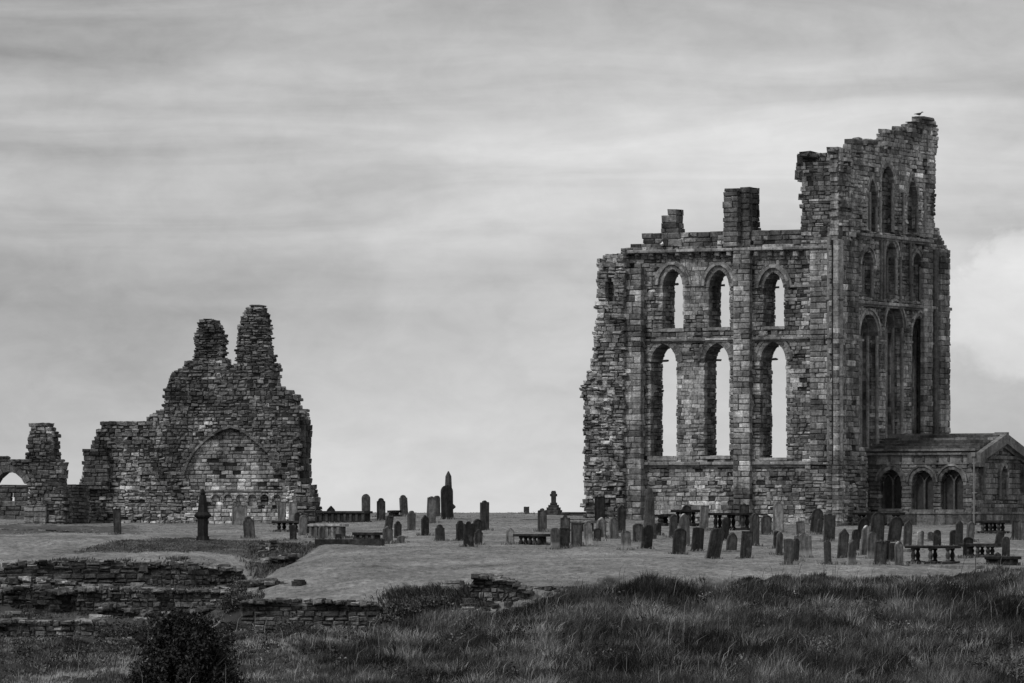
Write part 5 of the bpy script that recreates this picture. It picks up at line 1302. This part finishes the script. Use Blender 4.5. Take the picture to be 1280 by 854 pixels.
# short lawn
NL = 315000
D = 246 + 88 * rs.rand(NL) ** 1.15; px = rs.uniform(-200, 1480, NL); x = jx(px, D)
k = (rs.rand(NL) > rough_mask(px, D)) & (rs.rand(NL) > dirt_mask(px, D) * .8) & (rs.rand(NL) < np.clip(fbm(x * 1.2, D * .8, 51) * 1.6 - .25, .05, 1)); px, D, x = px[k], D[k], x[k]; n = len(x)
z = gz(px, D) + ((fbm(x * .5, D * .35, 11) - .5) * .14 + (fbm(x * 2.1, D * 1.3, 12) - .5) * .07)
t_ = (.12 + .10 * rs.rand(n)) * np.exp((fbm(x * .7, D * .5, 52) - .5) * 1.2) * np.exp((fbm(x * 3.5, D * 1.6, 53) - .5) * 1.6)
lw = blades('lawn_grass', x, D, z, rs.uniform(.025, .06, n), rs.uniform(.03, .07, n), rs.normal(.1, .9, n), rs.normal(0, .3, n), np.clip(t_ * np.where(rs.rand(n) < .05, .7, 1), .02, .38), M_BLADE)
tag(lw, 'short mown grass of the churchyard', 'grass', kind='stuff')
# weeds on and between the dug foundations
NW = 110000
D = rs.uniform(246, 262.6, NW); px = rs.uniform(-50, 330, NW); x = jx(px, D); c1 = fbm(x * .9, D * .9, 61)
k = (rs.rand(NW) < np.clip((c1 - .45) * 3.2, .02, .8)); px, D, x, c1 = px[k], D[k], x[k], c1[k]; n = len(x)
wd = blades('weeds', x, D, gz(px, D), rs.uniform(.06, .26, n) * (c1 + .4), rs.uniform(.03, .06, n), rs.normal(.1, .5, n), rs.normal(0, .4, n), np.clip((.035 + .08 * rs.rand(n)) * np.exp((fbm(x, D, 62) - .5) * 2.5), .01, .2), M_BLADE)
tag(wd, 'weeds and turf growing over the dug foundations', 'weeds', kind='stuff')

# and in the trench beside the lawn edge
NW = 40000
D = rs.uniform(253, 275, NW); px = rs.uniform(298, 398, NW); k = rs.rand(NW) < dirt_mask(px, D) * .5; px, D = px[k], D[k]; x = jx(px, D); n = len(x)
wd = blades('trench_weeds', x, D, gz(px, D), rs.uniform(.05, .3, n), rs.uniform(.03, .06, n), rs.normal(.1, .5, n), rs.normal(0, .4, n), np.clip((.03 + .08 * rs.rand(n)) * np.exp((fbm(x * 1.5, D, 64) - .5) * 2.5), .01, .2), M_BLADE)
tag(wd, 'weeds filling the trench beside the lawn edge', 'weeds', kind='stuff')

# longer grass on the mound under the obelisk, coloured dark for the shaded slope
NM = 70000
D = rs.uniform(264, 279, NM); px = rs.uniform(90, 410, NM); k = rs.rand(NM) < mound_mask(px, D) * .8; px, D = px[k], D[k]; x = jx(px, D); n = len(x)
md = blades('mound_grass', x, D, gz(px, D), rs.uniform(.03, .12, n), rs.uniform(.025, .05, n), rs.normal(.2, .8, n), rs.normal(0, .3, n), np.clip((.045 + .06 * rs.rand(n)) * np.exp((fbm(x * .8, D * .8, 63) - .5) * 1.6), .01, .2), M_BLADE)
tag(md, 'longer grass on the mound under the obelisk, slope shade painted into its colour', 'grass', kind='stuff')

def leaf_cloud(centres, n, size, tone, seed=1):
    """leaves scattered through lumpy volumes, denser towards their skins"""
    r = np.random.RandomState(seed); C = np.array([c[:3] for c in centres]); Rr = np.array([c[3:] for c in centres])
    vol = Rr.prod(1); pick = r.choice(len(C), n, p=vol / vol.sum())
    d = r.normal(size=(n, 3)); d /= np.linalg.norm(d, axis=1)[:, None]
    rad = r.rand(n) ** .38 * (1 + r.normal(0, .09, n))
    P = C[pick] + d * Rr[pick] * rad[:, None]
    cl = fbm(P[:, 0] * 2.4 + 50, P[:, 2] * 2.4 + P[:, 1] * 1.7, seed + 70)
    k = r.rand(n) < np.clip((cl - .30) * 4.2, .03, 1); P = P[k]; cl = cl[k]; n = len(P)
    a = r.normal(size=(n, 3)); a /= np.linalg.norm(a, axis=1)[:, None]; bdir = r.normal(size=(n, 3)); bdir -= a * (a * bdir).sum(1)[:, None]; bdir /= np.linalg.norm(bdir, axis=1)[:, None]
    s = r.uniform(*size, n)[:, None]
    vs = np.stack([P - a * s, P + bdir * s * .45, P + a * s, P - bdir * s * .45], 1).reshape(-1, 3)
    to = tone * np.exp(r.normal(0, .55, n)) * np.exp((cl - .5) * 1.3)
    q = np.arange(n)[:, None] * 4 + np.array([[0, 1, 2, 3]])
    return vs, q, np.repeat(np.clip(to, .006, .2), 4)
def bush(name, px, D, blobs, n, size, tone, label, seed, cat='bush', stems=9):
    c = at(px, HOR, D); zg = ground(px, D); e = empty(name, (c.x, c.y, zg), label, cat)
    vs, q, to = leaf_cloud(blobs, n, size, tone, seed)
    o = mesh_from('foliage', vs, q, np.zeros((0, 3), int), to, M_LEAF); o.parent = e
    b = B(); rr = random.Random(seed)
    H = max(bz + rz for (_, _, bz, _, _, rz) in blobs)
    for k in range(stems):
        bx, by, bz, rx, ry, rz = rr.choice(blobs)
        tip = Vector((bx + rr.uniform(-.8, .8) * rx, by + rr.uniform(-.6, .6) * ry, bz + rr.uniform(-.2, 1.0) * rz)); root = Vector((bx * .3 + rr.uniform(-.1, .1), by * .3, -.1))
        midp = root.lerp(tip, .5) + Vector((rr.uniform(-.2, .2), 0, .15))
        tube(b, root, midp, .045, .03, .03, 6); tube(b, midp, tip, .03, .008, .03, 6)
    so = b.build('stem', M_GRAVE); so.parent = e
    return e
rsh = random.Random(9); SHOOTS = []
for k in range(60):
    a_ = rsh.uniform(-.35, math.pi + .35); r_ = rsh.uniform(.92, 1.16)
    SHOOTS.append((1.75 * math.cos(a_) * r_, rsh.uniform(-.8, .3), .75 + 1.75 * math.sin(a_) * r_ if math.sin(a_) > 0 else rsh.uniform(.1, .7), rsh.uniform(.08, .22), .15, rsh.uniform(.1, .3)))
bush('bush', 230, 202.5, [(0, 0, .7, 1.35, 1.1, 1.0), (.15, 0, 1.5, 1.1, .9, .85), (-.9, 0, .7, .85, .8, .85), (1.05, .1, .5, .85, .8, .8), (-.3, -.2, 2.0, .8, .7, .55), (1.6, 0, .1, .6, .6, .5), (.55, .1, 2.05, .6, .5, .45), (-.95, .1, 1.35, .5, .5, .45), (1.0, .1, 1.2, .5, .5, .4), (-.1, 0, 2.45, .45, .4, .3), (-1.5, .1, .35, .5, .5, .45), (-1.35, 0, 1.0, .3, .3, .3), (1.5, 0, .8, .35, .3, .3), (.95, 0, 1.9, .3, .3, .25), (-.75, 0, 2.15, .3, .3, .25), (2.0, .2, .1, .5, .5, .35)] + SHOOTS, 60000, (.03, .10), .030, 'big dark rounded bush before the foundations at lower left', 3, stems=16)
bush('bush', 296, 243.5, [(0, 0, .7, .45, .5, .8), (.35, 0, .4, .4, .4, .5), (-.35, 0, .35, .4, .4, .45)], 6000, (.03, .07), .055, 'loose upright weed bush at the left end of the coursed wall', 4)
bush('bush', 520, 240.5, [(-1.3, 0, .15, .5, .5, .4), (-.5, .1, .6, .7, .6, .45), (.3, 0, .6, .5, .6, .6), (1.0, .3, .95, .6, .5, .3), (-.1, -.3, .0, .9, .6, .4)], 8000, (.03, .09), .05, 'dark tangle of weeds hiding the right end of the coursed wall', 5)
bush('bush', 289, 242.2, [(0, 0, .25, .5, .4, .4), (-.5, 0, .15, .4, .4, .3), (.35, 0, .1, .35, .4, .3)], 4500, (.03, .07), .04, 'small weed clump filling the gap between the bush and the coursed wall', 8)
bush('bush', 152, 246.5, [(0, 0, .35, .7, .5, .5), (.9, 0, .35, .7, .5, .45), (-.5, 0, .25, .45, .4, .4)], 6000, (.03, .07), .05, 'low shadowy weeds left behind the big dark bush', 6)
bush('bush', 352, 240, [(0, 0, .1, .8, .5, .3), (1.1, 0, .1, .8, .5, .28)], 4000, (.03, .06), .06, 'low weeds at the foot of the coursed wall', 7)

# broad-leaved weeds in drifts through the bank
wv, wq, wt = [], [], []; off = 0
for k in range(190):
    D_ = random.uniform(204, 246); p_ = random.uniform(-30, 1320)
    if float(rough_mask(np.array([p_]), np.array([D_ + 4.5]))[0]) < .6: continue
    g_ = ground(p_, D_) + float(hummock(np.array([p_]), np.array([(p_ - 640) / FPX * D_]), np.array([D_]))[0]); x_ = (p_ - 640) / FPX * D_
    rr = random.uniform(.25, .8)
    v_, q_, t_ = leaf_cloud([(x_ + random.uniform(-.6, .6) * rr, D_ + random.uniform(-.5, .5), g_ + random.uniform(.1, .4), rr * random.uniform(.5, 1), rr, random.uniform(.2, .5)) for _ in range(3)], int(420 * rr), (.03, .08), random.choice((.02, .03, .03, .045, .10)), 200 + k)
    wv.append(v_); wq.append(q_ + off); wt.append(t_); off += len(v_)
tag(mesh_from('bank_weeds', np.concatenate(wv), np.concatenate(wq), np.zeros((0, 3), int), np.concatenate(wt), M_LEAF), 'broad-leaved weeds in drifts through the grass bank', 'weeds', kind='stuff')

# the weed-hung bank behind the pale stones
NW = 26000
D = rs.uniform(238, 245.5, NW); px = rs.uniform(455, 605, NW); x = jx(px, D)
k = rs.rand(NW) < np.clip((fbm(x * .8, D * .8, 66) - .3) * 3, .1, 1) * np.clip(1.6 - np.hypot((px - 532) / 52, (D - 241) / 3.2) + (fbm(x * .6, D * .9, 67) - .5) * 1.6, 0, 1); px, D, x = px[k], D[k], x[k]; n = len(x)
wd = blades('hanging_grass', x, D, gz(px, D), rs.uniform(.12, .5, n), rs.uniform(.02, .045, n), rs.normal(-.3, .5, n), rs.normal(-.3, .4, n), np.clip(.03 + .10 * rs.rand(n) ** 2, .01, .25), M_BLADE)
tag(wd, 'dark grass hanging over the step in the lawn', 'grass', kind='stuff')
# grass left standing round the feet of the stones
xs, ys, zs = [], [], []
for o in list(COL.objects):
    if o.parent is None and o.get('group') in ('headstones in the churchyard', 'raised tombs in the churchyard'):
        c = o.matrix_world.translation if o.type == 'MESH' else o.location
        wdt = .45 if o.type == 'MESH' else 1.2
        m = 46 if o.type == 'MESH' else 130
        for k in range(m):
            xx = c.x + random.uniform(-wdt, wdt); yy = c.y + random.uniform(-.5, .3); xs.append(xx); ys.append(yy); zs.append(ground(640 + xx / yy * FPX, yy))
n = len(xs)
tu = blades('grass_tufts', np.array(xs), np.array(ys), np.array(zs), rs.uniform(.06, .22, n), rs.uniform(.025, .05, n), rs.normal(0, .4, n), rs.normal(0, .3, n), np.clip(.07 + .13 * rs.rand(n), .02, .3), M_BLADE)
tag(tu, 'longer grass at the feet of the gravestones', 'grass', kind='stuff')
bpy.context.view_layer.update()
